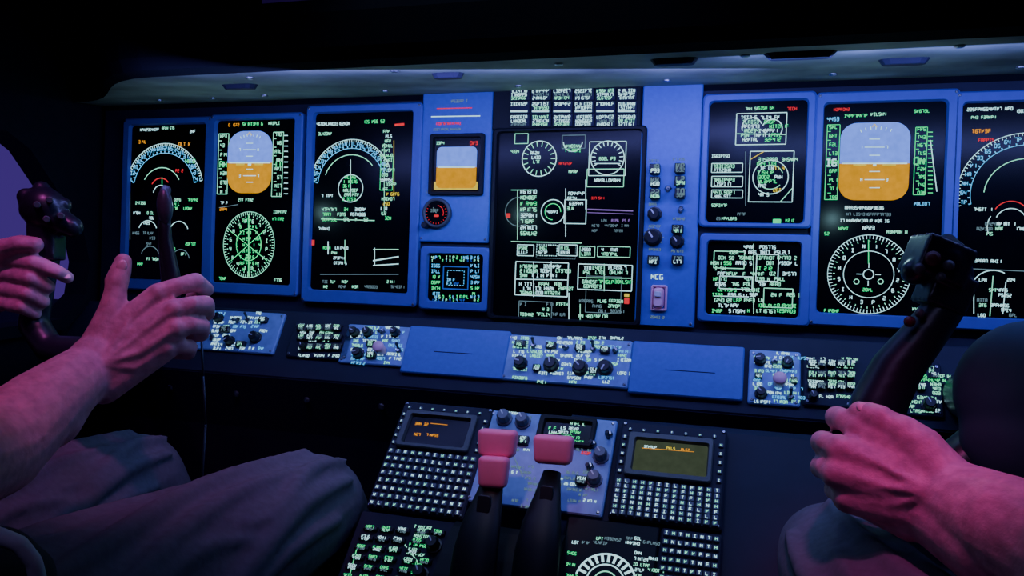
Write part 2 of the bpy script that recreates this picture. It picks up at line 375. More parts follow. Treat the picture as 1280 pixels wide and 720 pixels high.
def sm(p):
    for i in range(14):
        for y in (322, 371):
            p.text(541+i*4.4, y, 1, random.choice('cgm'), 5); p.text(541+i*4.4, y+4, 1, random.choice('cgmb'), 4)
    for i in range(6): p.text(541, 332+i*7, 3, random.choice('cg'), 5); p.text(590, 332+i*7, 3, random.choice('cg'), 5)
def sm2(p): p.rect(556, 333, 586, 362, 'b', 1.4); p.rect(561, 338, 581, 357, 'c', .8, 4); p.block(560, 345, 580, 355, 6, 'bc', .6, 4)
display('radio_display', 'small square screen with cyan ring of digits under the standby panel', 'display', (529, 308, 612, 390), (537, 316, 605, 380), [('digit_ring', sm), ('centre_box', sm2)], screws=False)
# centre system display
def dial1(p): p.arc(675, 199, 22, 'w', 0, 360, 1.1); p.ticks(675, 199, 15, 21, 'm', 18, 0, 360, 1); p.block(664, 192, 686, 207, 7, 'wm', .9, 5)
def dial2(p): p.arc(760, 198, 21, 'w', 0, 360, 1.1); p.ticks(760, 198, 15, 20, 'w', 14, -30, 210, 1); p.text(750, 199, 5, 'm', 5); p.line(744, 205, 776, 205, 'w', 1)
def dial3(p): p.arc(692, 265, 15, 'w', 0, 360, 1.1); p.arc(692, 265, 10, 'g', 0, 270, 1); p.text(685, 265, 4, 'w', 4)
def cb(p):
    p.arc(717, 178, 12, 'w', 180, 360, 1.1); p.arc(650, 265, 18, 'd', 60, 300, 1)
    p.rect(645, 168, 661, 180, 'm', .9); p.text(640, 190, 3, 'm'); p.block(706, 178, 730, 192, 7, 'gm', .8, 5); p.rect(704, 170, 732, 186, 'd', 1)
    p.rect(738, 178, 782, 220, 'w', .9, 0); p.text(744, 226, 8, 'w', 5); p.text(700, 205, 5, 'r', 4); p.text(712, 215, 3, 'm', 5); p.rect(735, 212, 780, 234, 'm', .9)
    for i in range(8): p.text(652, 240+i*7.4, 4, 'wmgmwmwm'[i], 6)
    p.line(640, 238, 668, 238, 'm', 1); p.line(648, 238, 648, 300, 'm', .9); p.line(640, 302, 728, 304, 'm', 1)
    p.fill(634, 267, 639, 273, 'r', 1); p.block(710, 236, 732, 290, 8, 'mwg', .7, 5); p.line(735, 262, 792, 264, 'v', 1.6); p.line(735, 266, 792, 268, 'v', .8); p.block(738, 248, 790, 256, 8, 'wr', .5, 4); p.block(738, 276, 790, 290, 8, 'vd', .5, 4)
    p.rect(707, 250, 733, 280, 'w', 1); p.line(708, 236, 708, 296, 'w', 1); p.line(733, 225, 733, 262, 'w', 1)
def cc(p):
    for k, (a, b) in enumerate(((648, 668), (672, 697), (700, 722))): p.rect(a, 306, b, 320, 'w', .9, 3 if k == 1 else 0); p.text(a+2, 310, 3, 'm', 5); p.text(a+2, 315.5, 3, 'w', 5)
    for a, b in ((726, 744), (748, 788)): p.rect(a, 308, b, 322, 'm', .9); p.text(a+2, 312, int((b-a)/6), 'w', 5); p.text(a+2, 317.5, int((b-a)/6), 'm', 5)
    p.rect(646, 327, 710, 371, 'w', 1.1); p.line(646, 349, 710, 350, 'w', 1); p.line(668, 327, 668, 371, 'w', 1); p.line(690, 327, 690, 350, 'w', 1); p.block(650, 333, 706, 346, 7, 'mw', .95, 5.5); p.block(650, 355, 706, 368, 7, 'mw', .95, 5.5)
    p.rect(724, 330, 790, 364, 'w', 1.1); p.line(724, 347, 790, 348, 'm', 1); p.line(756, 330, 756, 364, 'm', 1); p.block(728, 335, 786, 345, 7, 'mw', .95, 5.5); p.block(728, 352, 786, 362, 7, 'mg', .95, 5.5)
    p.block(650, 380, 705, 398, 8, 'dm', .8, 5); p.block(724, 376, 770, 398, 8, 'md', .7, 5); p.fill(781, 372, 787, 380, 'r', 1); p.fill(781, 367, 787, 371, 'y'); p.rect(650, 376, 690, 402, 'd', .9); p.line(712, 366, 712, 402, 'w', 1); p.line(726, 380, 726, 402, 'm', 1)
    p.rect(672, 304, 720, 324, 'd', .8, 2); p.rect(734, 345, 776, 392, 'd', .8)
display('system_display', 'tall black centre screen covered in white dotted boxes and small dials', 'display', (619, 162, 801, 408), (624, 166, 796, 404), [('round_dial', dial1), ('round_dial', dial2), ('round_dial', dial3), ('readout', cb), ('data_boxes', cc)], bez='dark', screws=False)
t = panelplate('annunciator_panel', 'row of brightly lit white caption lights above the tall centre screen', 'warning panel', (619, 106, 801, 160), m='dark', scr=False, h=.008)
for r in range(3):
    for c_ in range(6):
        x = 640+c_*26.6; y = 113+r*16.2
        u0, v0, u1, v1 = rect_uv(PAN, x, y, x+24, y+14)
        bm = bmesh.new(); plate(bm, PAN, rrect(u0, v0, u1, v1, .001), .007, .011, .0007); k = obj('caption_light', bm, 'dark2', t)
        p = Pen(PAN, .0113); mm = 'w' if random.random() < .8 else 'm'
        p.text(x+1.5, y+3.2, 5, mm, 5.2, 1)
        if r != 1 or c_ % 2: p.text(x+2, y+8, 5, random.choice('wmdw'), 5.0, 1)
        if r == 1: p.line(x+1, y+12, x+22, y+12, 'w', 2.0)
        else: p.text(x+2, y+12, 5, random.choice('mdw'), 4.6, 1)
        p.done('caption', k)
# switch strip
def knob(pl, x, y, r, h, parent, m='knob', nm='knob', ridge=.06, h0=.006, rot=0.6):
    u, v = pl.uv(x, y); r *= pl.sc(x, y); mx = pl.mat(u, v, h0, rot)
    bm = bmesh.new(); lathe(bm, mx, [(r*1.25, -.001), (r*1.25, .002), (r, .0025), (r*.96, h*.85), (r*.8, h), (.0002, h)], 20, ridge)
    boxm(bm, mx @ Matrix.Translation((0, r*.4, h*.96)), r*.22, r*.9, h*.08, 1)
    return obj(nm, bm, [m, 'pipe'], parent)
def toggle(pl, x, y, parent, s=1.0, h0=.006, tilt=.35):
    u, v = pl.uv(x, y); mx = pl.mat(u, v, h0)
    bm = bmesh.new(); lathe(bm, mx, [(.0055*s, -.001), (.0055*s, .003), (.0035*s, .005)], 6)
    lathe(bm, mx @ Matrix.Rotation(tilt, 4, 'X'), [(.0018*s, 0), (.0022*s, .012*s), (.003*s, .018*s), (.002*s, .0205*s)], 12, 0, 1)
    return obj('toggle_switch', bm, ['metal', 'silver'], parent)
def button(pl, x, y, w, h, parent, m='knob', g='w', h0=.006, n=2, z=.006):
    u0, v0, u1, v1 = rect_uv(pl, x-w/2, y-h/2, x+w/2, y+h/2)
    bm = bmesh.new(); plate(bm, pl, rrect(u0, v0, u1, v1, .001), h0-.001, h0+z, .0009); o = obj('push_button', bm, m, parent)
    if g: p = Pen(pl, h0+z+.0003); p.text(x-w*.32, y-h*.14, n, g, h*.55, 1); p.text(x-w*.32, y+h*.22, n, random.choice('dwm'), h*.5, 1); p.done('button_caption', o)
    return o
t = panelplate('switch_panel', 'tall blue strip of knobs and switches right of the centre screen', 'switch panel', (805, 103, 868, 410))
for x, y in ((820, 213), (820, 229), (820, 244), (851, 212), (851, 228), (851, 243)): button(PAN, x, y, 12, 12, t, 'knob', 'd', z=.012)
for x, y in ((819, 268), (847, 302)): knob(PAN, x, y, 7, .012, t)
for x, y in ((848, 287), (818, 325), (848, 325)): button(PAN, x, y, 14, 11, t, 'knob', 'd', z=.009)
for x, y in ((817, 297),): knob(PAN, x, y, 9, .010, t, ridge=0)
for x, y in ((836, 236), (852, 262)): toggle(PAN, x, y, t, .8)
p = Pen(PAN, .0064)
for x, y, n in ((812, 202, 4), (842, 200, 4), (812, 256, 3), (842, 274, 4), (812, 283, 4), (812, 312, 4), (840, 314, 4), (814, 396, 5)): p.text(x, y, n, 'd', 4.2)
p.ticks(817, 297, 11, 13, 'd', 8, -30, 210, .9); p.done('switch_captions', t)
p = Pen(PAN, .0066); u, v = PAN.uv(815, 346); h = 5.6*PAN.sc(815, 346); w = h*.62
for i, st in enumerate(([(0, 0, 0, 1), (0, 1, .5, .4), (.5, .4, 1, 1), (1, 1, 1, 0)], [(1, 1, 0, 1), (0, 1, 0, 0), (0, 0, 1, 0)], [(1, 1, 0, 1), (0, 1, 0, 0), (0, 0, 1, 0), (1, 0, 1, .5), (1, .5, .55, .5)])):
    for a, b, c_, d in st: p.seg((u+i*w*1.5+a*w, v+(b-.5)*h), (u+i*w*1.5+c_*w, v+(d-.5)*h), h*.17, 'w')
p.done('lettering', t)
r = rect_uv(PAN, 815, 356, 834, 389); bm = bmesh.new(); frame(bm, PAN, rrect(*r, .003), rrect(r[0]+.002, r[1]+.002, r[2]-.002, r[3]-.002, .002), .005, .010, .006, .001); obj('switch_guard', bm, 'pale', t)
u, v = PAN.uv(824, 372); bm = bmesh.new(); boxm(bm, PAN.mat(u, v, .006), .014, .028, .011, 0, .85, .004); boxm(bm, PAN.mat(u, v+.005, .016), .008, .007, .004, 1); obj('guarded_switch', bm, ['pale', 'pipe'], t)
# right displays
def d6(p):
    p.text(932, 137, 4, 'm'); p.text(948, 136, 5, 'g'); p.text(984, 137, 3, 'r', 5)
    for a, b in ((205, 216), (221, 234), (238, 248)): p.rect(890, a, 928, b, 'w', .9); p.text(892, (a+b)/2-2, 6, 'm', 5.5); p.text(893, (a+b)/2+3, 5, 'w', 5)
    p.text(890, 196, 6, 'w'); p.text(890, 257, 6, 'm'); p.line(932, 190, 932, 258, 'd', .9)
    p.block(892, 268, 940, 276, 7, 'dm', .5); p.fill(966, 274, 976, 281, 'g', 1); p.text(982, 276, 3, 'g')
def d6u(p): p.rect(921, 143, 982, 181, 'w', 1); p.arc(940, 160, 12, 'w', 20, 200, 1.2); p.arc(965, 162, 12, 'w', -30, 160, 1.2); p.block(926, 148, 976, 178, 7, 'wmg', .85, 5.5); p.line(921, 168, 982, 169, 'm', 1)
def d6l(p): p.rect(938, 190, 990, 253, 'w', 1); p.arc(963, 222, 21, 'w', 0, 360, 1); p.arc(963, 222, 15, 'm', 20, 320, 1); p.block(946, 200, 984, 244, 7, 'wmgy', .75, 5.5); p.line(938, 200, 955, 190, 'y', 1); p.line(975, 253, 990, 236, 'm', 1)
display('chart_display', 'upper of two stacked right-hand screens, white map boxes on black', 'display', (880, 120, 1014, 286), (887, 128, 1005, 281), [('readout', d6), ('map_box', d6u), ('map_box', d6l)], screws=False)
def d7(p):
    for i in range(13): p.block(888+(i % 3)*4, 309+i*6.6, 990, 310+i*6.6, 20, 'mwgm', .68, 5.5)
    p.rect(893, 314, 930, 336, 'm', 1); p.rect(900, 345, 940, 362, 'w', 1); p.rect(946, 318, 972, 352, 'w', 1); p.rect(955, 360, 990, 385, 'm', 1); p.line(942, 305, 942, 392, 'm', 1); p.line(893, 370, 936, 371, 'w', 1)
display('chart_display', 'lower of two stacked right-hand screens, square with rows of green text', 'display', (876, 292, 1011, 408), (884, 300, 999, 399), [('text_page', d7)], screws=False)
def d8a(p):
    compass(p, 1085, 343, 49, 'w', .97); p.arc(1085, 343, 29, 'w', 0, 360, .8); p.arc(1085, 343, 6, 'w', 0, 360, 1.1, 20); p.line(1085, 300, 1085, 330, 'g', 1.1); p.text(1078, 362, 3, 'g', 5); p.arc(1070, 352, 3, 'm'); p.arc(1100, 352, 3, 'm'); p.ticks(1085, 343, 8, 14, 'w', 4, 0, 360, .8)
def d8b(p):
    p.text(1042, 138, 5, 'r', 4.5); p.text(1052, 146, 7, 'g', 5); p.text(1085, 144, 5, 'm', 5); p.text(1142, 140, 4, 'g', 5)
    p.text(1033, 204, 2, 'w', 8); p.text(1142, 202, 2, 'g', 8)
    for i in range(15): p.line(1159, 166+i*5.4, 1165, 166+i*5.4, 'g', 1.1)
    p.text(1034, 150, 3, 'c', 6); p.line(1162, 176, 1170, 240, 'w', 1.1); p.text(1056, 260, 11, 'w', 5); p.text(1058, 268, 14, 'd', 4.5); p.text(1050, 276, 15, 'w', 4.5)
    p.block(1030, 286, 1068, 296, 8, 'mg', .6, 5); p.text(1108, 290, 6, 'm', 5); p.text(1030, 388, 4, 'g', 5); p.text(1140, 386, 4, 'm', 5); p.text(1078, 285, 3, 'w', 6); p.text(1142, 255, 4, 'c', 5); p.text(1140, 300, 3, 'a', 5)
display('flight_display', 'large right screen with bright blue and orange attitude box over round compass', 'display', (1020, 118, 1186, 414), (1029, 130, 1173, 398), [('compass_rose', d8a), ('speed_tape', tp(1034, 157, 1046, 250, 'g', 17)), ('altitude_tape', tp(1144, 160, 1155, 244, 'g', 17)), ('readout', d8b)], 'upright portrait screens', att=(1051, 155, 1134, 251, 205, .24))
def d9a(p): bigarc(p, 1280, 243, 61, 76, 25, 192); p.arc(1280, 245, 46, 'm', 40, 175, 1)
def d9c(p):
    p.arc(1262, 272, 20, 'r', 40, 150, 1.2); p.arc(1262, 278, 17, 'w', 20, 160, 1); p.line(1280, 245, 1280, 170, 'w', 1); p.arc(1262, 284, 26, 'w', 150, 200, 1)
def d9b(p):
    p.text(1208, 138, 12, 'w', 5); p.text(1210, 148, 8, 'm'); p.text(1268, 140, 6, 'w', 5); p.text(1214, 165, 4, 'a', 6); p.text(1222, 176, 4, 'r', 5); p.text(1216, 262, 5, 'w', 5); p.block(1214, 280, 1280, 296, 8, 'dwm', .6, 5)
    p.arc(1240, 362, 24, 'w', 60, 180, 1.1); p.line(1216, 364, 1216, 392, 'w', 1); p.line(1240, 345, 1236, 395, 'm', 1); p.line(1256, 352, 1252, 392, 'w', 1); p.block(1220, 350, 1275, 396, 8, 'dmw', .5, 5); p.text(1214, 326, 8, 'w', 5); p.line(1212, 336, 1300, 340, 'd', 1)
display('flight_display', 'rightmost upright screen cut by the frame, with sweeping blue-white arc', 'display', (1192, 117, 1338, 418), (1201, 129, 1325, 402), [('compass_arc', d9a), ('inner_dial', d9c), ('readout', d9b)], 'upright portrait screens')
# ------------------------------------------------------------ lower console
cvt = CON.uv(640, 402)[1]; cvb = CON.uv(640, 496)[1]
bm = bmesh.new(); plate(bm, CON, rrect(XL, cvb, XR, cvt, .004), -.03, -.001, .003)
b1 = CON.pt(0, cvb, -.002); b2 = b1+Vector((0, .03, -.09)); b3 = b1+Vector((0, .10, -.40))
pr = [b1, b2, b3, b3+Vector((0, .03, 0)), b1+Vector((0, .05, 0))]
loops(bm, [[Vector((x, q.y, q.z)) for q in pr] for x in (XL, XR)], True, True)
o = obj('lower_console', bm, 'dark2'); tag(o, 'sloping dark lower console and knee bolster beneath the screens', 'console')
def cmod(name, label, R, m, kn=(), tg=(), bt=(), tx=(), pinks=(), group='control panels on the sloping lower console'):
    t = panelplate(name, label, 'control panel', R, CON, m, .004, True, group)
    for k in kn: knob(CON, k[0], k[1], k[2], .013, t, k[3] if len(k) > 3 else 'knob', h0=.004, rot=random.random()*3)
    for k in tg: toggle(CON, k[0], k[1], t, .8, .004, random.choice((-.4, .35)))
    for k in bt: button(CON, k[0], k[1], k[2], k[3], t, 'knob', random.choice('wmd'), .004)
    for x, y in pinks:
        u, v = CON.uv(x, y); bm = bmesh.new(); lathe(bm, CON.mat(u, v, .004), [(.007, -.001), (.0075, .01), (.0085, .016), (.007, .019), (.0002, .0195)], 18); obj('pink_knob', bm, 'pale', t, True)['label'] = 'pink rounded knob'
    p = Pen(CON, .0045)
    for b in tx: p.block(*b)
    p.done('caption_print', t)
    return t
cmod('audio_unit', 'short control panel left end of console with bright captions', (262, 388, 342, 444), 'grey', [(276, 400, 5), (290, 428, 5), (322, 424, 6)], [(300, 402), (312, 402), (268, 424)], [(304, 432, 9, 7), (332, 402, 8, 7), (284, 414, 9, 7)], [(266, 393, 335, 440, 7, 'wmcw', .6, 4.6)])
cmod('audio_unit', 'dark button panel packed with glowing white captions below third screen', (371, 404, 434, 452), 'dark2', [(382, 436, 4)], [], [(380+i*11, 412+j*12, 9, 8) for i in range(5) for j in range(3) if (i, j) != (0, 2)], [(374, 408, 430, 448, 12, 'wmw', .75, 4.4)])
cmod('radio_unit', 'knobbed radio panel with pink knob beside the left blank blue cover', (437, 406, 510, 460), 'grey', [(446, 418, 5), (462, 418, 5), (496, 418, 5), (450, 444, 6)], [(480, 416), (500, 440)], [(466, 446, 9, 8), (466, 432, 9, 7)], [(440, 411, 505, 456, 7, 'wmcw', .65, 4.6)], [(479, 440)])
def cover(label, R, s):
    t = panelplate('blank_cover', label, 'cover panel', R, CON, 'blue', .006, False, 'blank blue cover panels on the lower console')
    r = rect_uv(CON, *s); bm = bmesh.new(); plate(bm, CON, rrect(*r, .001), .0055, .0066, .0003); obj('slot', bm, 'dark', t)
cover('smooth blank blue cover panel left of the central row of knobs', (515, 409, 629, 476), (544, 441, 592, 445))
cover('smooth blank blue cover panel right of the central row of knobs', (792, 428, 928, 503), (832, 464, 894, 469))
cmod('lighting_unit', 'central grey-blue console panel with row of knobs between two blank covers', (636, 419, 785, 487), 'grey', [(652, 456, 7), (690, 458, 8), (726, 462, 8), (757, 462, 8)], [(668, 434), (708, 436), (742, 438), (770, 440)], [(652, 432, 12, 8), (690, 434, 12, 8), (726, 437, 11, 8), (757, 440, 11, 8), (672, 462, 8, 8), (742, 466, 8, 8)], [(640, 424, 780, 482, 7, 'wwmc', .66, 4.8)])
cmod('radio_unit', 'light console panel with pink knob right of the right blank cover', (937, 438, 1000, 510), 'grey', [(950, 452, 6), (984, 456, 6), (951, 494, 6)], [(968, 454), (988, 498)], [(992, 478, 8, 8), (948, 472, 9, 7)], [(941, 443, 996, 506, 7, 'wmcw', .6, 4.8)], [(974, 480)])
cmod('audio_unit', 'dark caption panel second from the right under the large attitude screen', (1004, 446, 1066, 512), 'dark2', [(1016, 498, 5)], [], [(1014+i*12, 457+j*14, 10, 9) for i in range(5) for j in range(3)], [(1007, 450, 1062, 506, 12, 'wmw', .7, 4.6)])
cmod('radio_unit', 'dark panel with green captions seen just right of the near control horn', (1112, 452, 1180, 524), 'dark2', [(1124, 468, 6), (1160, 508, 7)], [(1140, 470)], [(1150, 486, 12, 9), (1166, 472, 10, 8)], [(1116, 460, 1176, 520, 7, 'mgmw', .7, 5.2)])
for i in range(14):
    x = -.98+i*.12; q = b1.lerp(b2, .35); bm = bmesh.new(); mx = Matrix.Translation((x, q.y-.0005, q.z)) @ Matrix.Rotation(pi/2, 4, 'X'); lathe(bm, mx, [(.005, -.002), (.005, .001), (.003, .002)], 12); obj('screw', bm, 'metal', o)
# ------------------------------------------------------------ glareshield (lip sweeps back to the panel at its left end)
zt = PAN.pt(0, vt).z; yp = PAN.pt(0, vt).y
def gdepth(x):
    t = max(0, min(1, (x+1.06)/.34)); return .22+.78*(t*t*(3-2*t))
prof = [(yp, zt), (-.262, zt+.0), (-.278, zt+.006), (-.285, zt+.02), (-.283, 1.19), (-.272, 1.205), (-.25, 1.212), (-.05, 1.215), (.30, 1.16), (.30, 1.10), (yp, 1.10)]
xs = [XL+i*.034 for i in range(11)]+[XR]
bm = bmesh.new(); loops(bm, [[Vector((x, (yp+(y-yp)*gdepth(x)) if y < yp else y, z)) for y, z in prof] for x in xs], True, True)
bm.faces.ensure_lookup_table()
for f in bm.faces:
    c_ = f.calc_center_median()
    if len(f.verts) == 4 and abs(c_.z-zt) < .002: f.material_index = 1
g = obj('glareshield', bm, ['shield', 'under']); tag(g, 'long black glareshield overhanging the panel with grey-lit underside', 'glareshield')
US = zt
def under(px, py):
    d = ray(px, py); return C+d*((US-C.z)/d.z)
for px, py, sx in ((843, 74, .05), (1000, 66, .07), (1130, 74, .05), (300, 106, .05), (560, 92, .04)):
    q = under(px, py); bm = bmesh.new(); boxm(bm, Matrix.Translation(q) @ Matrix.Rotation(pi, 4, 'X'), sx, .022, .006, 0, .85, .009); obj('cover_boss', bm, 'dark2', g)
for i in range(15):
    x = -.90+i*.098; yy = -.225 if i % 2 else -.05
    if x < -.75: yy = -.04
    bm = bmesh.new(); lathe(bm, Matrix.Translation((x, yy, US)) @ Matrix.Rotation(pi, 4, 'X'), [(.005, -.001), (.005, .0015), (.003, .0025)], 12); obj('screw', bm, 'metal', g)
# ------------------------------------------------------------ cockpit shell
def slab(name, x0, y0, z0, x1, y1, z1, m='wall'):
    bm = bmesh.new(); loops(bm, [[Vector(p) for p in ((x0, y0, z), (x1, y0, z), (x1, y1, z), (x0, y1, z))] for z in (z0, z1)], True, True)
    return struct(obj(name, bm, m))
slab('floor', -1.15, -2.2, -.04, .75, .5, 0); slab('ceiling', -1.15, -2.2, 1.75, .75, .6, 1.79); slab('wall_right', .66, -2.2, 0, .70, .5, 1.75); slab('wall_back', -1.15, -2.24, 0, .75, -2.2, 1.75)
slab('wall_front', -1.15, .34, 0, .75, .38, 1.10)
WX = -1.07
def wl(px, py):
    d = ray(px, py); q = C+d*((WX-C.x)/d.x); return (q.y, q.z)
win = [wl(a, b) for a, b in ((-80, 140), (0, 164), (30, 188), (54, 224), (76, 258), (96, 290), (104, 328), (98, 368), (70, 398), (-80, 420))]
bm = bmesh.new(); ed = []
for L in ([(-2.2, 0), (.5, 0), (.5, 1.75), (-2.2, 1.75)], win):
    vs = [bm.verts.new((WX, y, z)) for y, z in L]; ed += [bm.edges.new((vs[i], vs[(i+1) % len(vs)])) for i in range(len(vs))]
bmesh.ops.triangle_fill(bm, use_beauty=True, edges=ed)
struct(obj('wall_left', bm, 'wall'))
cy = sum(a for a, b in win)/len(win); cz = sum(b for a, b in win)/len(win)
big = [(cy+(a-cy)*1.12, cz+(b-cz)*1.12) for a, b in win]
bm = bmesh.new(); loops(bm, [[Vector((WX+.001, a, b)) for a, b in big], [Vector((WX+.014, a, b)) for a, b in big], [Vector((WX+.014, a, b)) for a, b in win], [Vector((WX-.03, a, b)) for a, b in win]], False, False)
struct(obj('window_1', bm, 'wall'))
m = bpy.data.materials.new('tinted_windscreen'); m.use_nodes = True; nt = m.node_tree; nt.nodes.remove(nt.nodes['Principled BSDF'])
tr = nt.nodes.new('ShaderNodeBsdfTransparent'); tr.inputs['Color'].default_value = (.14, .10, .16, 1); nt.links.new(tr.outputs[0], nt.nodes['Material Output'].inputs[0]); M['tint'] = m
for i, (xa, xb) in enumerate(((-1.07, -.30), (-.24, .66))):
    bm = bmesh.new(); bm.faces.new([bm.verts.new(p) for p in ((xa, .36, 1.10), (xb, .36, 1.10), (xb, .05, 1.75), (xa, .05, 1.75))]); struct(obj('window_%d' % (i+2), bm, 'tint'))
bm = bmesh.new(); loops(bm, [[Vector(p) for p in ((x, .35, 1.10), (x, .38, 1.12), (x, .07, 1.76), (x, .03, 1.74))] for x in (-.31, -.23)], True, True); struct(obj('trim_1', bm, 'wall'))
# ------------------------------------------------------------ pedestal
pul = PED.uv(503, 503)[0]; pur = PED.uv(914, 547)[0]; pv0 = PED.uv(700, 522)[1]; pv1 = pv0-.44
bm = bmesh.new(); A = PED.pt(0, pv0); B = PED.pt(0, pv1)
pf = [(A.y, A.z), (B.y, B.z), (B.y, 0), (A.y+.04, 0), (A.y+.04, A.z-.03), (A.y+.02, A.z)]
loops(bm, [[Vector((x, y, z-.001)) for y, z in pf] for x in (pul, pur)], True, True)
o = obj('center_pedestal', bm, 'dark2'); tag(o, 'black sloping centre pedestal rising between the two seats', 'pedestal')
KM = []
for k in range(8):
    bm = bmesh.new(); boxm(bm, Matrix.Identity(4), .0074, .0068, .0030, 0, .86)
    bmesh.ops.recalc_face_normals(bm, faces=bm.faces)
    g = random.choice(GLY); w = .0023; h = .0033
    for s in g:
        a, b = SEG[s]; a = Vector(((a[0]-.5)*w, (a[1]-.5)*h, .0032)); b = Vector(((b[0]-.5)*w, (b[1]-.5)*h, .0032)); d = (b-a).normalized(); nn = Vector((-d.y, d.x, 0))*.00038
        f = bm.faces.new([bm.verts.new(x) for x in (a+nn, b+nn, b-nn, a-nn)]); f.material_index = 1
    me = bpy.data.meshes.new('key'); bm.to_mesh(me); bm.free(); me.materials.append(M['knobg']); me.materials.append(M['E_w'] if k % 3 else M['E_m']); KM.append(me)
def key(parent, u, v, h, nm='key', s=1.0):
    o = bpy.data.objects.new(nm, random.choice(KM)); col.objects.link(o)
    o.parent = parent; o.matrix_parent_inverse = Matrix.Translation(ORG[parent.name]).inverted(); o.matrix_basis = PED.mat(u, v, h) @ Matrix.Scale(s, 4)
    return o
def cdu(label, TL, BR, SO, SI, draw, ncol, nr, scr):
    r = rect_uv(PED, *TL, *BR); t = thing('flight_computer', label, 'keypad unit', PED.pt((r[0]+r[2])/2, r[1], 0), 'keypad computers on the pedestal')
    bm = bmesh.new(); plate(bm, PED, rrect(*r, .004), -.001, .009, .002); obj('housing', bm, 'dark2', t)
    sub_screen(PED, t, SO, SI, .009, draw, None, 'frame', 'display_bezel', scr)
    so = rect_uv(PED, *SO); W = r[2]-r[0]; top = so[1]-.007; bot = r[1]+.006
    for j in range(nr):
        for i in range(ncol):
            key(t, r[0]+.007+(W-.014)*i/(ncol-1), top+(bot-top)*j/(nr-1), .009, 'key', min(1.0, (W-.014)/(ncol-1)/.0088))
    for sx in (r[0]+.006, r[2]-.006):
        for j in range(5): key(t, sx, so[1]+.006+(so[3]-so[1]-.012)*j/4, .009, 'line_key', .75)
    for i in range(7): key(t, so[0]+(so[2]-so[0])*i/6, so[3]+.0055, .009, 'line_key', .6)
    for u, v in ((r[0]+.004, r[3]-.004), (r[2]-.004, r[3]-.004), (r[0]+.004, r[1]+.004), (r[2]-.004, r[1]+.004)): screw(PED, u, v, .009, t, .002)
def c1(p): p.text(522, 535, 4, 'a', 5); p.line(541, 535, 562, 537, 'a', .9); p.text(518, 548, 3, 'a', 5); p.text(536, 549, 4, 'a', 4.6); p.line(512, 561, 560, 564, 'd', .8)
cdu('left keypad computer with two short amber text lines on screen', (509, 506), (580, 654), (513, 519, 587, 573), (518, 524, 582, 568), c1, 12, 8, 'screen')
def c2(p): p.line(803, 566, 868, 571, 'a', .8); p.text(806, 564, 4, 'w', 4.4); p.text(834, 566, 3, 'y', 4.6); p.text(852, 568, 3, 'a', 4.6)
cdu('right keypad computer with olive lit screen and one amber line', (779, 531), (902, 668), (788, 547, 889, 612), (795, 554, 884, 605), c2, 13, 7, 'lcd')
t = panelplate('engine_panel', 'blue-grey engine control panel behind the pink topped levers', 'control panel', (615, 516, 753, 650), PED, 'grey', .007)
for x, y in ((632, 528), (655, 532), (752, 575), (744, 604)): knob(PED, x, y, 8, .013, t, 'knobg', h0=.007)
for x, y in ((762, 548), (742, 560), (738, 588)): toggle(PED, x, y, t, .9, .007)
for x, y in ((635, 548), (655, 556), (728, 606)): button(PED, x, y, 13, 11, t, h0=.007)
sub_screen(PED, t, (678, 524, 742, 566), (683, 529, 738, 561), .007, lambda p: (p.block(687, 534, 735, 557, 7, 'mwg', .85, 5.5), p.line(690, 546, 716, 548, 'g', 1)), None, 'dark')
p = Pen(PED, .0074); p.block(622, 520, 668, 526, 7, 'wd', .6, 4.4); p.block(640, 566, 740, 640, 9, 'ddw', .45, 4.6); p.text(728, 570, 3, 'r', 5); p.line(640, 566, 655, 600, 'd', 1); p.done('caption_print', t)
vl = rect_uv(PED, 509, 506, 580, 654)[1]-.003
u0, u1 = pul+.004, PED.uv(570, 660)[0]
t = thing('radio_unit', 'black panel of green-lit keys below the left keypad computer', 'control panel', PED.pt((u0+u1)/2, vl-.2))
bm = bmesh.new(); plate(bm, PED, rrect(u0, vl-.2, u1, vl, .003), -.001, .006); obj('face_plate', bm, 'dark2', t)
for j in range(6):
    for i in range(5):
        x = 466+i*20-j*5.5+(0 if i < 3 else 4); y = 664+j*12+i*1.4
        if (i, j) in ((4, 1), (4, 4)): knob(PED, x, y+4, 8, .014, t); continue
        if (i, j) in ((4, 2), (4, 5)): continue
        button(PED, x, y, 15, 8.5, t, 'knob', random.choice('gmgw'), .006, 3, .004)
p = Pen(PED, .0064)
for j in range(7): p.text(520-j*3, 661+j*11, 6, random.choice('gm'), 5)
p.line(508, 684, 535, 720, 'm', 1.2); p.line(448, 690, 440, 720, 'g', 1.2); p.done('caption_print', t)
ur0 = PED.uv(706, 675)[0]; ur1 = PED.uv(822, 690)[0]; vr = rect_uv(PED, 779, 531, 902, 668)[1]-.003
t = thing('trim_unit', 'black panel with white curved scale below the right lever', 'control panel', PED.pt((ur0+ur1)/2, vr-.2))
bm = bmesh.new(); plate(bm, PED, rrect(ur0, vr-.2, ur1, vr, .003), -.001, .006); obj('face_plate', bm, 'dark', t)
p = Pen(PED, .0064); p.arc(757, 732, 38, 'w', 10, 170, 2.4); p.arc(757, 732, 24, 'w', 10, 170, 1.8); p.ticks(757, 732, 27, 37, 'w', 10, 20, 160, 3.4); p.arc(757, 732, 15, 'm', 10, 170, 1.6); p.done('curved_scale', t)
p = Pen(PED, .0064); p.block(716, 676, 812, 684, 6, 'wmd', .7, 5); p.block(708, 694, 726, 730, 9, 'mg', .7, 5); p.block(792, 694, 818, 730, 9, 'wm', .6, 5); p.done('caption_print', t)
t = thing('keypad_unit', 'small block of lit keys at the lower right corner of pedestal', 'keypad', PED.pt((ur1+pur)/2, vr-.2))
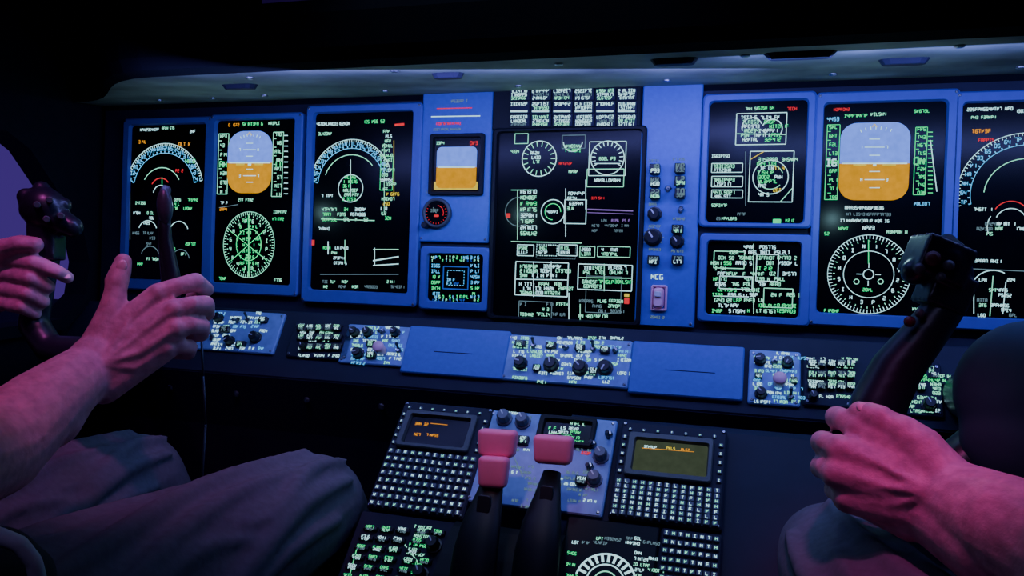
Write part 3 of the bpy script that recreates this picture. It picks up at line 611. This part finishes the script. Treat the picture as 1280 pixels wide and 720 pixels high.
bm = bmesh.new(); plate(bm, PED, rrect(ur1+.002, vr-.2, pur-.003, vr, .003), -.001, .006); obj('face_plate', bm, 'dark2', t)
nc = 8
for i in range(nc):
    for j in range(9): key(t, ur1+.008+(pur-ur1-.017)*i/(nc-1), vr-.007-j*.0098, .006, 'key', .95)
# ------------------------------------------------------------ blended solid helper
def cone_seg(bm, a, ra, b, rb, n=18):
    d = b-a; L = d.length
    if L < 1e-5: return
    q = d.to_track_quat('Z', 'Y').to_matrix().to_4x4(); mx = Matrix.Translation((a+b)/2) @ q
    bmesh.ops.create_cone(bm, cap_ends=True, segments=n, radius1=ra, radius2=rb, depth=L, matrix=mx)
def ball(bm, c_, r, s=(1, 1, 1), q=None, sub=2):
    mx = Matrix.Translation(c_) @ (q.to_4x4() if q is not None else Matrix.Identity(4)) @ Matrix.Diagonal((r*s[0], r*s[1], r*s[2], 1))
    bmesh.ops.create_icosphere(bm, subdivisions=sub, radius=1, matrix=mx)
def block3(bm, c_, sx, sy, sz, rot):
    bmesh.ops.create_cube(bm, size=1, matrix=Matrix.Translation(c_) @ rot.to_4x4() @ Matrix.Diagonal((sx, sy, sz, 1)))
def chain(bm, pts):
    for (a, ra), (b, rb) in zip(pts, pts[1:]): cone_seg(bm, a, ra, b, rb)
    for a, ra in pts: ball(bm, a, ra*1.0, sub=3)
def blend(o, vox, it=5, fac=.5):
    m = o.modifiers.new('blend', 'REMESH'); m.mode = 'VOXEL'; m.voxel_size = vox; m.use_smooth_shade = True
    s = o.modifiers.new('soften', 'SMOOTH'); s.factor = fac; s.iterations = it
    return o
def pc(l, k=1.0): return [(P(a, b, d), r*k) for a, b, d, r in l]
V = Vector
VIEW = Matrix((RT, UP, -FW)).transposed()
# ------------------------------------------------------------ throttle quadrant with levers
q0 = PED.uv(562, 690)[0]; q1 = PED.uv(703, 700)[0]; qv = PED.uv(650, 662)[1]
t = thing('throttle_quadrant', 'black throttle quadrant with two pink-topped levers at pedestal centre', 'throttle', PED.pt((q0+q1)/2, qv-.1))
bm = bmesh.new(); ls = []
for i in range(13):
    a = pi*i/12; ls.append([PED.pt(u, qv-.10+.10*cos(a), .03*sin(a)) for u in (q0, q0+.002, q1-.002, q1)])
vs = [[bm.verts.new(p) for p in l] for l in ls]
for a, b in zip(vs, vs[1:]):
    for i in range(3): bm.faces.new((a[i], a[i+1], b[i+1], b[i]))
bm.faces.new([v[0] for v in vs]); bm.faces.new([v[-1] for v in vs][::-1])
obj('quadrant_cover', bm, 'dark', t)
def lever(base, top, knobs, bt):
    b = P(*base); a = P(*top); bm = bmesh.new()
    d = (a-b).normalized(); side = V((1, 0, 0)); nrm = d.cross(side).normalized()
    ls = []
    for k, (w, th, bend) in enumerate(((.050, .024, 0), (.050, .024, .010), (.048, .022, .016), (.042, .018, .014), (.030, .014, .006), (.020, .012, 0))):
        c_ = b+(a-b)*(k/5)+nrm*(-bend); ls.append([c_+side*w*.5*cos(q)+nrm*th*.5*sin(q) for q in [2*pi*i/16 for i in range(16)]])
    loops(bm, ls, True, True); o = obj('thrust_lever', bm, 'lever', t, True)
    for i, (kx, ky, kd, w, h, dd) in enumerate(knobs):
        c_ = P(kx, ky, kd); bm = bmesh.new(); mx = Matrix.Translation(c_) @ Matrix.Rotation(YAW*.3, 4, 'Z') @ Matrix.Rotation(radians(-15), 4, 'X')
        bmesh.ops.create_cube(bm, size=1, matrix=mx @ Matrix.Diagonal((w, dd, h, 1)))
        for v in bm.verts:
            if (mx.inverted() @ v.co).z < 0: v.co = c_+(v.co-c_)*.90
        k = obj('lever_knob', bm, 'pink', o, True); k['label'] = 'pink rounded lever knob'
        mo = k.modifiers.new('round', 'BEVEL'); mo.width = min(w, h, dd)*.24; mo.segments = 5
    x, y, dpt = bt; c_ = P(x, y, dpt); bm = bmesh.new(); boxm(bm, Matrix.Translation(c_) @ Matrix.Rotation(radians(70), 4, 'X'), .014, .018, .006); obj('trigger', bm, 'knob', o)
lever((584, 775, .80), (620, 585, .885), ((622, 555, .885, .044, .032, .026), (617, 591, .865, .033, .035, .024)), (606, 630, .845))
lever((664, 775, .80), (690, 590, .885), ((692, 563, .88, .045, .033, .026),), (684, 618, .86))
# ------------------------------------------------------------ control yokes
t = tag(thing('control_yoke', '', '', P(130, 640, .97)), 'black left control wheel with two upright horns held by the left pilot', 'control yoke')
bm = bmesh.new()
chain(bm, pc([(60, 262, 1.0, .018), (60, 300, 1.0, .018), (50, 350, 1.0, .018), (42, 405, 1.0, .018), (62, 436, .99, .017), (130, 448, .97, .026)]))
chain(bm, pc([(206, 256, .885, .006), (206, 300, .885, .008), (214, 350, .89, .011), (210, 400, .895, .012), (175, 435, .92, .014), (130, 448, .97, .026)]))
hub = P(130, 448, .97); chain(bm, [(hub, .030), (P(175, 412, 1.25), .022)])
blend(obj('wheel', bm, 'yoke', t, True), .0035)
bm = bmesh.new(); ball(bm, P(56, 262, .985), .030, (.95, .8, .9), sub=3); chain(bm, pc([(60, 270, .985, .020), (90, 284, .98, .013)])); chain(bm, pc([(44, 262, .985, .018), (33, 246, .985, .011)])); chain(bm, pc([(56, 250, .988, .017), (52, 236, .99, .010)])); chain(bm, pc([(66, 258, .985, .015), (80, 256, .985, .009)])); block3(bm, P(58, 300, .985), .034, .05, .03, VIEW); blend(obj('horn_head', bm, 'yoke', t, True), .0025, 3)
bm = bmesh.new(); ball(bm, P(206, 258, .88), .0085, (1, 1, 2.4), sub=3); ball(bm, P(207, 238, .885), .0065); blend(obj('horn_head', bm, 'silver', t, True), .002, 3)
for x, y, d in ((46, 256, .952), (62, 250, .955), (76, 270, .958), (58, 274, .952)):
    bm = bmesh.new(); lathe(bm, Matrix.Translation(P(x, y, d)) @ (C-P(x, y, d)).to_track_quat('Z', 'Y').to_matrix().to_4x4(), [(.0042, -.014), (.0042, .003), (.003, .0045)], 14); obj('thumb_button', bm, 'frame', t)
t = tag(thing('control_yoke', '', '', P(1250, 700, .74)), 'black right control wheel with near horn gripped by the pink-lit hand', 'control yoke')
bm = bmesh.new()
chain(bm, pc([(1184, 345, .74, .017), (1180, 385, .74, .018), (1150, 425, .745, .020), (1120, 462, .75, .023), (1096, 510, .75, .025), (1105, 570, .75, .022), (1170, 600, .75, .022), (1240, 560, .75, .03)]))
hub = P(1262, 500, .75)
chain(bm, [(hub, .04), (V((hub.x+.01, -.09, hub.z-.04)), .03)])
chain(bm, [(hub, .034), (hub+V((.1, 0, -.05)), .022), (hub+V((.17, 0, .02)), .022), (hub+V((.15, .01, .14)), .022)])
blend(obj('wheel', bm, 'yoke', t, True), .0035)
bm = bmesh.new(); ball(bm, P(1290, 490, .72), .066, (.98, .55, 1.0), sub=4); ball(bm, P(1292, 545, .72), .062, (.98, .55, 1.0), sub=4); blend(obj('hub_cover', bm, 'hub', t, True), .004, 10, .6)
bm = bmesh.new()
R1 = VIEW @ Matrix.Rotation(-.4, 3, 'Z')
block3(bm, P(1171, 326, .735), .046, .036, .040, R1); ball(bm, P(1174, 322, .735), .024, (1.05, .9, .85), sub=3); chain(bm, pc([(1172, 330, .735, .018), (1143, 340, .735, .012)])); chain(bm, pc([(1172, 328, .735, .018), (1198, 342, .735, .013)])); chain(bm, pc([(1178, 330, .735, .018), (1184, 304, .736, .009)])); block3(bm, P(1180, 364, .738), .038, .034, .034, VIEW @ Matrix.Rotation(-.4, 3, 'Z'))
blend(obj('horn_head', bm, 'yoke', t, True), .0022, 3)
for x, y, d, r, mm in ((1166, 323, .708, .0055, 'red'), (1186, 332, .710, .0042, 'frame'), (1149, 336, .716, .0042, 'frame'), (1176, 346, .712, .0035, 'frame'), (1137, 402, .724, .0042, 'red'), (1150, 392, .724, .0035, 'frame')):
    c_ = P(x, y, d); bm = bmesh.new(); lathe(bm, Matrix.Translation(c_) @ (C-c_).to_track_quat('Z', 'Y').to_matrix().to_4x4(), [(r*1.2, -.012), (r*1.2, .001), (r, .0012), (r*.9, .003), (r*.5, .004)], 18); obj('thumb_button', bm, mm, t, True)
# cable
bm = bmesh.new(); chain(bm, pc([(252, 425, .93, .0014), (254, 470, .93, .0014), (257, 530, .93, .0014), (250, 640, .95, .0014), (235, 760, 1.0, .0014)])); o = obj('cable', bm, 'silver', None, True); tag(o, 'thin pale vertical cord hanging below the left hand', 'cord')
# ------------------------------------------------------------ people
def torso(bm, cx, pz, sh):
    chain(bm, [(V((cx-.06, -1.15, pz+.02)), .09), (V((cx, -1.12, .84)), .10), (V((cx, -1.05, 1.0)), .12), (V((cx, -1.03, 1.10)), .08)])
    chain(bm, [(V((cx+.06, -1.15, pz+.02)), .09), (V((cx, -1.12, .84)), .10)])
    for s in (-1, 1): chain(bm, [(V((cx, -1.04, 1.06)), .08), (V((cx+s*.1, -1.03, 1.05)), .085), (V((cx+s*sh, -1.0, 1.08)), .058)])
def head(bm, cx):
    chain(bm, [(V((cx, -1.03, 1.10)), .06), (V((cx, -1.0, 1.22)), .052)])
    ball(bm, V((cx, -.99, 1.34)), .085, (.88, 1.08, 1.15), sub=3); ball(bm, V((cx, -.95, 1.275)), .05, (1, 1, .9), sub=3)
    chain(bm, [(V((cx, -.895, 1.345)), .008), (V((cx, -.878, 1.315)), .013)])
    chain(bm, [(V((cx-.018, -.903, 1.283)), .007), (V((cx+.018, -.903, 1.283)), .007)])
    for s in (-1, 1): ball(bm, V((cx+s*.078, -.99, 1.325)), .03, (.3, .6, 1)); ball(bm, V((cx+s*.03, -.91, 1.345)), .013)
def trousers(cx, knees, feet, pz, parent, r=1.0):
    bm = bmesh.new()
    for s, k, f in zip((-1, 1), knees, feet):
        hp = V((cx+s*.09, -1.12, pz))
        m1 = hp.lerp(k, .5)
        chain(bm, [(hp, .10), (m1, .088*r), (hp.lerp(k, .85), .074*r), (k, .063*r), (k.lerp(f, .35), .060*r), (k.lerp(f, .95), .054)])
        ax = (k-hp).normalized(); e1 = ax.cross(V((0, 0, 1))).normalized(); e2 = e1.cross(ax)
        # long soft cloth folds running from the knee back along the thigh
        for a0, a1, t0, t1, rr in ((98, 58, 1.0, .42, .013), (70, 20, .92, .40, .012), (38, -4, 1.0, .58, .013), (120, 96, .88, .35, .012), (8, -28, .95, .50, .012), (144, 128, .98, .55, .012), (82, 92, .62, .25, .012), (60, 44, 1.02, .78, .011), (24, 40, .80, .52, .010)):
            pts = []
            for i in range(9):
                q = i/8; tt = t0+(t1-t0)*q; aa = radians(a0+(a1-a0)*q+9*sin(q*6)); R = (.088+(.068-.088)*max(0, (tt-.5)*2))*r*.965
                pts.append((hp.lerp(k, tt)+e1*cos(aa)*R+e2*sin(aa)*R, rr*(.25+.75*sin(pi*(.10+.80*q)))))
            chain(bm, pts)
    chain(bm, [(V((cx-.09, -1.14, pz+.02)), .105), (V((cx+.09, -1.14, pz+.02)), .105)])
    chain(bm, [(V((cx, -1.14, pz+.02)), .105), (V((cx, -1.13, pz+.16)), .125)])
    o = obj('trousers', bm, 'trous', parent, True); blend(o, .0045, 4)
    return o
def shoe(parent, f):
    bm = bmesh.new(); ball(bm, f+V((0, 0, -.02)), .045, (1, 1.1, 1)); chain(bm, [(f+V((0, -.02, -.05)), .035), (f+V((0, .10, -.04)), .036), (f+V((0, .16, -.03)), .03)])
    blend(obj('shoe', bm, 'shoe', parent, True), .005)
# ---- left person
bm = bmesh.new()
W = (112, 462, .83)
chain(bm, [(V((-.50, -1.0, 1.08)), .055), (V((-.54, -.80, .80)), .044), (P(-10, 562, .70), .043), (P(50, 510, .76), .037), (P(*W), .029)])
chain(bm, pc([(60, 522, .765, .031), (95, 478, .825, .027), (120, 450, .835, .027)]))
mc = [((128, 432, .84), (198, 368, .862)), ((130, 450, .835), (218, 388, .855)), ((132, 468, .83), (220, 412, .85)), ((130, 484, .83), (208, 436, .85))]
for (a, b) in mc:
    chain(bm, [(P(*W), .025), (P(*a), .018), (P(*b), .0125)]); ball(bm, P(b[0]-1, b[1]-1, b[2]-.005), .0104)
    chain(bm, [(P(W[0]+14, W[1]-6, W[2]-.018), .0028), (P((a[0]+b[0])/2, (a[1]+b[1])/2, (a[2]+b[2])/2-.0132), .0032), (P(b[0]-3, b[1], b[2]-.011), .0036)])
chain(bm, pc([(140, 450, .86, .025), (185, 420, .88, .020)]))
chain(bm, pc([(198, 368, .862, .0124), (222, 358, .868, .0096), (244, 353, .884, .0108), (258, 362, .912, .0086), (240, 372, .932, .0078)]))
chain(bm, pc([(218, 388, .855, .0124), (240, 381, .862, .0096), (256, 381, .880, .0108), (259, 392, .908, .0086), (240, 398, .928, .0078)]))
chain(bm, pc([(220, 412, .85, .0118), (238, 407, .858, .0092), (251, 408, .876, .0104), (252, 418, .902, .0083), (235, 420, .922, .0076)]))
chain(bm, pc([(208, 436, .85, .0108), (225, 433, .855, .0080), (236, 434, .870, .0092), (236, 442, .892, .0074), (220, 442, .910, .0068)]))
chain(bm, pc([(118, 450, .84, .023), (132, 412, .845, .0168), (141, 388, .85, .0145), (145, 362, .855, .0112), (146, 352, .857, .0122), (151, 338, .861, .0108), (154, 327, .864, .0090)]))
chain(bm, pc([(142, 398, .85, .012), (172, 390, .86, .011)])); chain(bm, pc([(150, 420, .85, .017), (195, 390, .862, .0135)]))
chain(bm, pc([(20, 515, .705, .0035), (60, 478, .745, .0038), (96, 448, .795, .0035)])); chain(bm, pc([(30, 545, .70, .003), (75, 505, .745, .0034), (108, 476, .790, .003)]))
Wl = P(-70, 420, 1.0)
chain(bm, [(V((-.86, -1.0, 1.08)), .055), (V((-.92, -.70, .80)), .045), (Wl, .029)])
for (a, b) in (((-45, 385, 1.0), (-12, 330, 1.01)), ((-45, 392, 1.0), (-14, 349, 1.01)), ((-45, 400, 1.0), (-14, 368, 1.01)), ((-48, 408, 1.0), (-16, 385, 1.01))): chain(bm, [(Wl, .025), (P(*a), .018), (P(*b), .0125)])
chain(bm, pc([(-12, 330, 1.01, .0122), (14, 325, .985, .0098), (44, 329, .968, .0106), (72, 340, .972, .0086), (84, 347, .986, .0078)]))
chain(bm, pc([(-14, 349, 1.01, .0122), (13, 343, .985, .0096), (40, 348, .968, .0104), (60, 358, .979, .0084), (56, 362, 1.004, .0076)]))
chain(bm, pc([(-14, 368, 1.01, .0118), (10, 362, .985, .0092), (36, 367, .970, .0100), (54, 377, .982, .0082), (48, 380, 1.004, .0074)]))
chain(bm, pc([(-16, 385, 1.01, .0110), (6, 380, .985, .0084), (28, 384, .972, .0090), (44, 392, .984, .0074), (40, 395, 1.004, .0068)]))
chain(bm, pc([(-48, 390, .99, .022), (-22, 335, .985, .0160), (2, 312, .98, .0132), (26, 305, .968, .0112), (44, 306, .966, .0098)]))
torso(bm, -.68, .68, .18); head(bm, -.68)
L = obj('person', bm, 'skin', None, True); blend(L, .0024, 3); tag(L, 'person at left in grey trousers holding the left control wheel with both hands', 'person')
def nail(p, d, n, r, parent):
    bm = bmesh.new(); z = n.normalized(); x = d.normalized(); y = z.cross(x).normalized(); x = y.cross(z)
    mx = Matrix((x, y, z)).transposed().to_4x4(); bmesh.ops.create_icosphere(bm, subdivisions=2, radius=1, matrix=Matrix.Translation(p) @ mx @ Matrix.Diagonal((r*1.15, r*.8, r*.25, 1))); obj('fingernail', bm, 'nail', parent, True)
nail(P(152, 333, .8530), P(153, 328, .86)-P(146, 352, .855), C-P(150, 335, .85), .0064, L)
nail(P(82, 345, .976), P(86, 348, .98)-P(60, 335, .968), C-P(84, 346, .97)+V((0, 0, .8)), .0055, L)
trousers(-.68, (P(170, 600, 1.12), P(390, 634, .97)), (V((-.80, -.02, .12)), V((-.50, .0, .12))), .66, L, 1.02)
shoe(L, V((-.80, -.02, .10))); shoe(L, V((-.50, .0, .10)))
def shirt(cx, parent, arms):
    bm = bmesh.new()
    chain(bm, [(V((cx-.05, -1.15, .76)), .105), (V((cx, -1.12, .86)), .115), (V((cx, -1.05, 1.0)), .135), (V((cx, -1.03, 1.10)), .09)]); chain(bm, [(V((cx+.05, -1.15, .76)), .105), (V((cx, -1.12, .86)), .115)])
    for s in (-1, 1): chain(bm, [(V((cx, -1.04, 1.06)), .10), (V((cx+s*.1, -1.03, 1.05)), .10), (V((cx+s*.18, -1.0, 1.08)), .070)])
    for a in arms: chain(bm, a)
    o = obj('shirt', bm, 'shirt', parent, True); blend(o, .006, 4)
    return o
shirt(-.68, L, [[(V((-.50, -1.0, 1.08)), .068), (V((-.52, -.90, .94)), .064)], [(V((-.86, -1.0, 1.08)), .068), (V((-.885, -.87, .96)), .064)]])
def hair(cx, parent):
    bm = bmesh.new(); ball(bm, V((cx, -1.01, 1.365)), .092, (.9, 1.02, 1.05), sub=3); ball(bm, V((cx, -1.06, 1.31)), .06); blend(obj('hair', bm, 'hair', parent, True), .006)
hair(-.68, L)
# ---- right person
RX = .37
bm = bmesh.new()
W = (1186, 622, .650)
EL = V((.30, -.68, .74))
K = .94
chain(bm, [(V((RX-.18, -1.0, 1.08)), .055), (EL, .046), (P(1330, 695, .56), .043), (P(1258, 658, .60), .039), (P(*W), .032)])
chain(bm, pc([(1170, 638, .657, .030), (1240, 682, .61, .035)]))
for (a, b) in (((1160, 590, .665), (1074, 536, .70)), ((1162, 606, .66), (1050, 562, .69)), ((1164, 624, .655), (1046, 592, .685)), ((1166, 641, .655), (1060, 622, .684))):
    chain(bm, [(P(*W), .026), (P(*a), .021), (P(*b), .0135)]); ball(bm, P(b[0]+4, b[1]-1, b[2]-.004), .0108)
    chain(bm, [(P(W[0]-14, W[1]-4, W[2]-.021), .0028), (P((a[0]+b[0])/2, (a[1]+b[1])/2, (a[2]+b[2])/2-.0148), .0030), (P(b[0]+5, b[1], b[2]-.011), .0034)])
chain(bm, pc([(1150, 608, .68, .028), (1092, 583, .71, .020)])); chain(bm, pc([(1140, 643, .668, .023), (1088, 628, .69, .016)]))
chain(bm, pc([(1150, 600, .668, .024), (1080, 578, .698, .017)])); chain(bm, pc([(1150, 625, .665, .024), (1080, 608, .693, .017)])); chain(bm, pc([(1150, 582, .672, .022), (1085, 556, .702, .016)]))
chain(bm, pc([(1074, 536, .70, .0138), (1056, 525, .712, .0108), (1046, 522, .733, .0116), (1058, 524, .762, .0092), (1084, 526, .778, .0084)], K))
chain(bm, pc([(1050, 562, .69, .0138), (1035, 555, .702, .0108), (1028, 553, .725, .0117), (1038, 553, .757, .0092), (1064, 556, .776, .0084)], K))
chain(bm, pc([(1046, 592, .685, .0132), (1032, 586, .697, .0104), (1027, 584, .72, .0112), (1036, 585, .750, .0088), (1062, 588, .772, .0082)], K))
chain(bm, pc([(1060, 622, .684, .0122), (1048, 615, .695, .0094), (1043, 612, .714, .0100), (1050, 612, .742, .0080), (1072, 614, .762, .0074)], K))
chain(bm, pc([(1174, 596, .655, .026), (1152, 560, .665, .0195), (1130, 541, .674, .0158), (1108, 528, .684, .0122), (1100, 524, .687, .0132), (1086, 518, .695, .0118), (1074, 514, .702, .0095)], K))
chain(bm, pc([(1150, 570, .668, .019), (1092, 548, .69, .0145)]))
chain(bm, [(V((RX+.18, -1.0, 1.08)), .055), (V((RX+.2, -.70, .80)), .045), (V((RX+.06, -.45, .86)), .029), (V((RX+.02, -.38, .87)), .03)])
for i, a in enumerate((.05, .015, -.02, -.05)):
    b = V((RX+.02, -.38, .87)); k = V((RX, -.31, .87+a)); chain(bm, [(b, .02), (k, .012), (k+V((-.03, .025, 0)), .0095), (k+V((-.05, .0, 0)), .0085), (k+V((-.045, -.02, 0)), .0075)])
chain(bm, [(V((RX+.02, -.38, .88)), .02), (V((RX-.02, -.38, .92)), .013), (V((RX-.04, -.36, .945)), .011)])
torso(bm, RX, .66, .18); head(bm, RX)
Rp = obj('person', bm, 'skin', None, True); blend(Rp, .0024, 5); tag(Rp, 'person at right with pink-lit hand gripping the near control horn', 'person')
nail(P(1080, 510, .692), P(1074, 514, .702)-P(1100, 524, .685), C-P(1080, 510, .69)+V((0, 0, .5)), .0062, Rp)
trousers(RX, (P(1045, 705, .83), V((.46, -.27, .62))), (V((.10, .0, .12)), V((.42, .0, .12))), .62, Rp)
shoe(Rp, V((.10, .0, .10))); shoe(Rp, V((.42, .0, .10)))
shirt(RX, Rp, [[(V((RX-.18, -1.0, 1.08)), .068), (EL, .058)], [(V((RX+.18, -1.0, 1.08)), .068), (V((RX+.19, -.85, .94)), .060)]])
hair(RX, Rp)
# ------------------------------------------------------------ seats
def seat(cx, label):
    t = thing('pilot_seat', label, 'seat', (cx, -1.15, 0), 'pilot seats')
    def bx(nm, x0, y0, z0, x1, y1, z1, m, b=.03):
        bm = bmesh.new(); bmesh.ops.create_cube(bm, size=1, matrix=Matrix.Translation(((x0+x1)/2, (y0+y1)/2, (z0+z1)/2)) @ Matrix.Diagonal((x1-x0, y1-y0, z1-z0, 1)))
        o = obj(nm, bm, m, t, True); mo = o.modifiers.new('round', 'BEVEL'); mo.width = b; mo.segments = 4; return o
    bx('seat_cushion', cx-.23, -1.35, .45, cx+.23, -.80, .555, 'seat'); bx('backrest', cx-.22, -1.42, .55, cx+.22, -1.30, 1.2, 'seat'); bx('headrest', cx-.12, -1.40, 1.22, cx+.12, -1.31, 1.42, 'seat')
    bx('seat_base', cx-.15, -1.3, 0, cx+.15, -.9, .45, 'dark')
    return t
ls = seat(-.68, 'dark left pilot seat with pale-piped armrest in the bottom left corner')
seat(RX, 'dark right pilot seat behind the pink-lit arm')
bm = bmesh.new(); chain(bm, pc([(-60, 720, .50, .028), (-10, 712, .52, .028), (22, 726, .54, .024)])); blend(obj('armrest', bm, 'seat', ls, True), .004)
bm = bmesh.new(); chain(bm, pc([(-60, 666, .46, .0055), (-8, 668, .47, .0055), (24, 680, .475, .0052), (42, 702, .48, .005), (50, 735, .485, .005)])); blend(obj('piping', bm, 'pipe', ls, True), .002, 3)
# ------------------------------------------------------------ lights
def area(name, loc, tgt, sx, sy, e, c_):
    l = bpy.data.lights.new(name, 'AREA'); l.shape = 'RECTANGLE'; l.size = sx; l.size_y = sy; l.energy = e; l.color = c_
    o = bpy.data.objects.new(name, l); col.objects.link(o); o.location = loc; o.rotation_euler = (Vector(tgt)-Vector(loc)).to_track_quat('-Z', 'Y').to_euler(); return o
def spot(name, loc, tgt, e, c_, ang, r=.03, bl=.6):
    l = bpy.data.lights.new(name, 'SPOT'); l.energy = e; l.color = c_; l.spot_size = radians(ang); l.spot_blend = bl; l.shadow_soft_size = r
    o = bpy.data.objects.new(name, l); col.objects.link(o); o.location = loc; o.rotation_euler = (Vector(tgt)-Vector(loc)).to_track_quat('-Z', 'Y').to_euler(); return o
def point(name, loc, e, c_, r=.0):
    l = bpy.data.lights.new(name, 'POINT'); l.energy = e; l.color = c_; l.shadow_soft_size = r
    o = bpy.data.objects.new(name, l); col.objects.link(o); o.location = loc; return o
area('panel_flood', (-.36, -.235, zt-.012), (-.42, -.02, .90), .75, .02, 1.8, (.24, .25, 1))
area('panel_flood', (.25, -.235, zt-.012), (.25, -.02, .90), .60, .02, 1.6, (.22, .26, 1))
area('ambient_fill', (-.25, -1.2, 1.7), (-.3, -.1, .8), .5, .3, 1.0, (.46, .36, 1))  # added overhead fill standing in for the violet ambient light
for x in (-.70, -.35, .1): point('screen_glow', (x, -.12, .98), .14, (.45, .9, 1))
hr = P(1115, 590, .68)
spot('pink_fill', (.04, -.60, 1.42), hr+V((.005, 0, -.015)), 8.5, (1, .10, .56), 23, bl=.9)  # added narrow spots, here and below, that turn hands and forearms pink
spot('pink_fill', (.30, -.80, 1.45), P(1240, 700, .61), 3.6, (1, .12, .58), 15, bl=.9)
spot('pink_fill', (-.50, -.62, 1.55), P(150, 430, .85), 6.8, (1, .16, .68), 36)
spot('pink_fill', (-.80, -.55, 1.45), P(30, 330, .98), 4.8, (1, .12, .80), 22)
spot('hub_fill', (.02, -.75, 1.35), P(1285, 480, .72), 1.6, (.45, .55, 1), 16, bl=.9)  # added cold spot that lifts only the right yoke hub
spot('knob_fill', (-.27, -.75, 1.6), P(655, 565, .88), 9, (1, .36, .58), 10)  # added narrow spot that brightens the lever knobs
spot('console_fill', (-.27, -.45, 1.68), (-.25, -.1, .80), 5, (.42, .62, 1), 52)  # unseen overhead fill spot that brightens the console plates
w = bpy.data.worlds.new('dusk'); scn.world = w; w.use_nodes = True; bg = w.node_tree.nodes['Background']; bg.inputs[0].default_value = (.050, .022, .19, 1); bg.inputs[1].default_value = 1.0
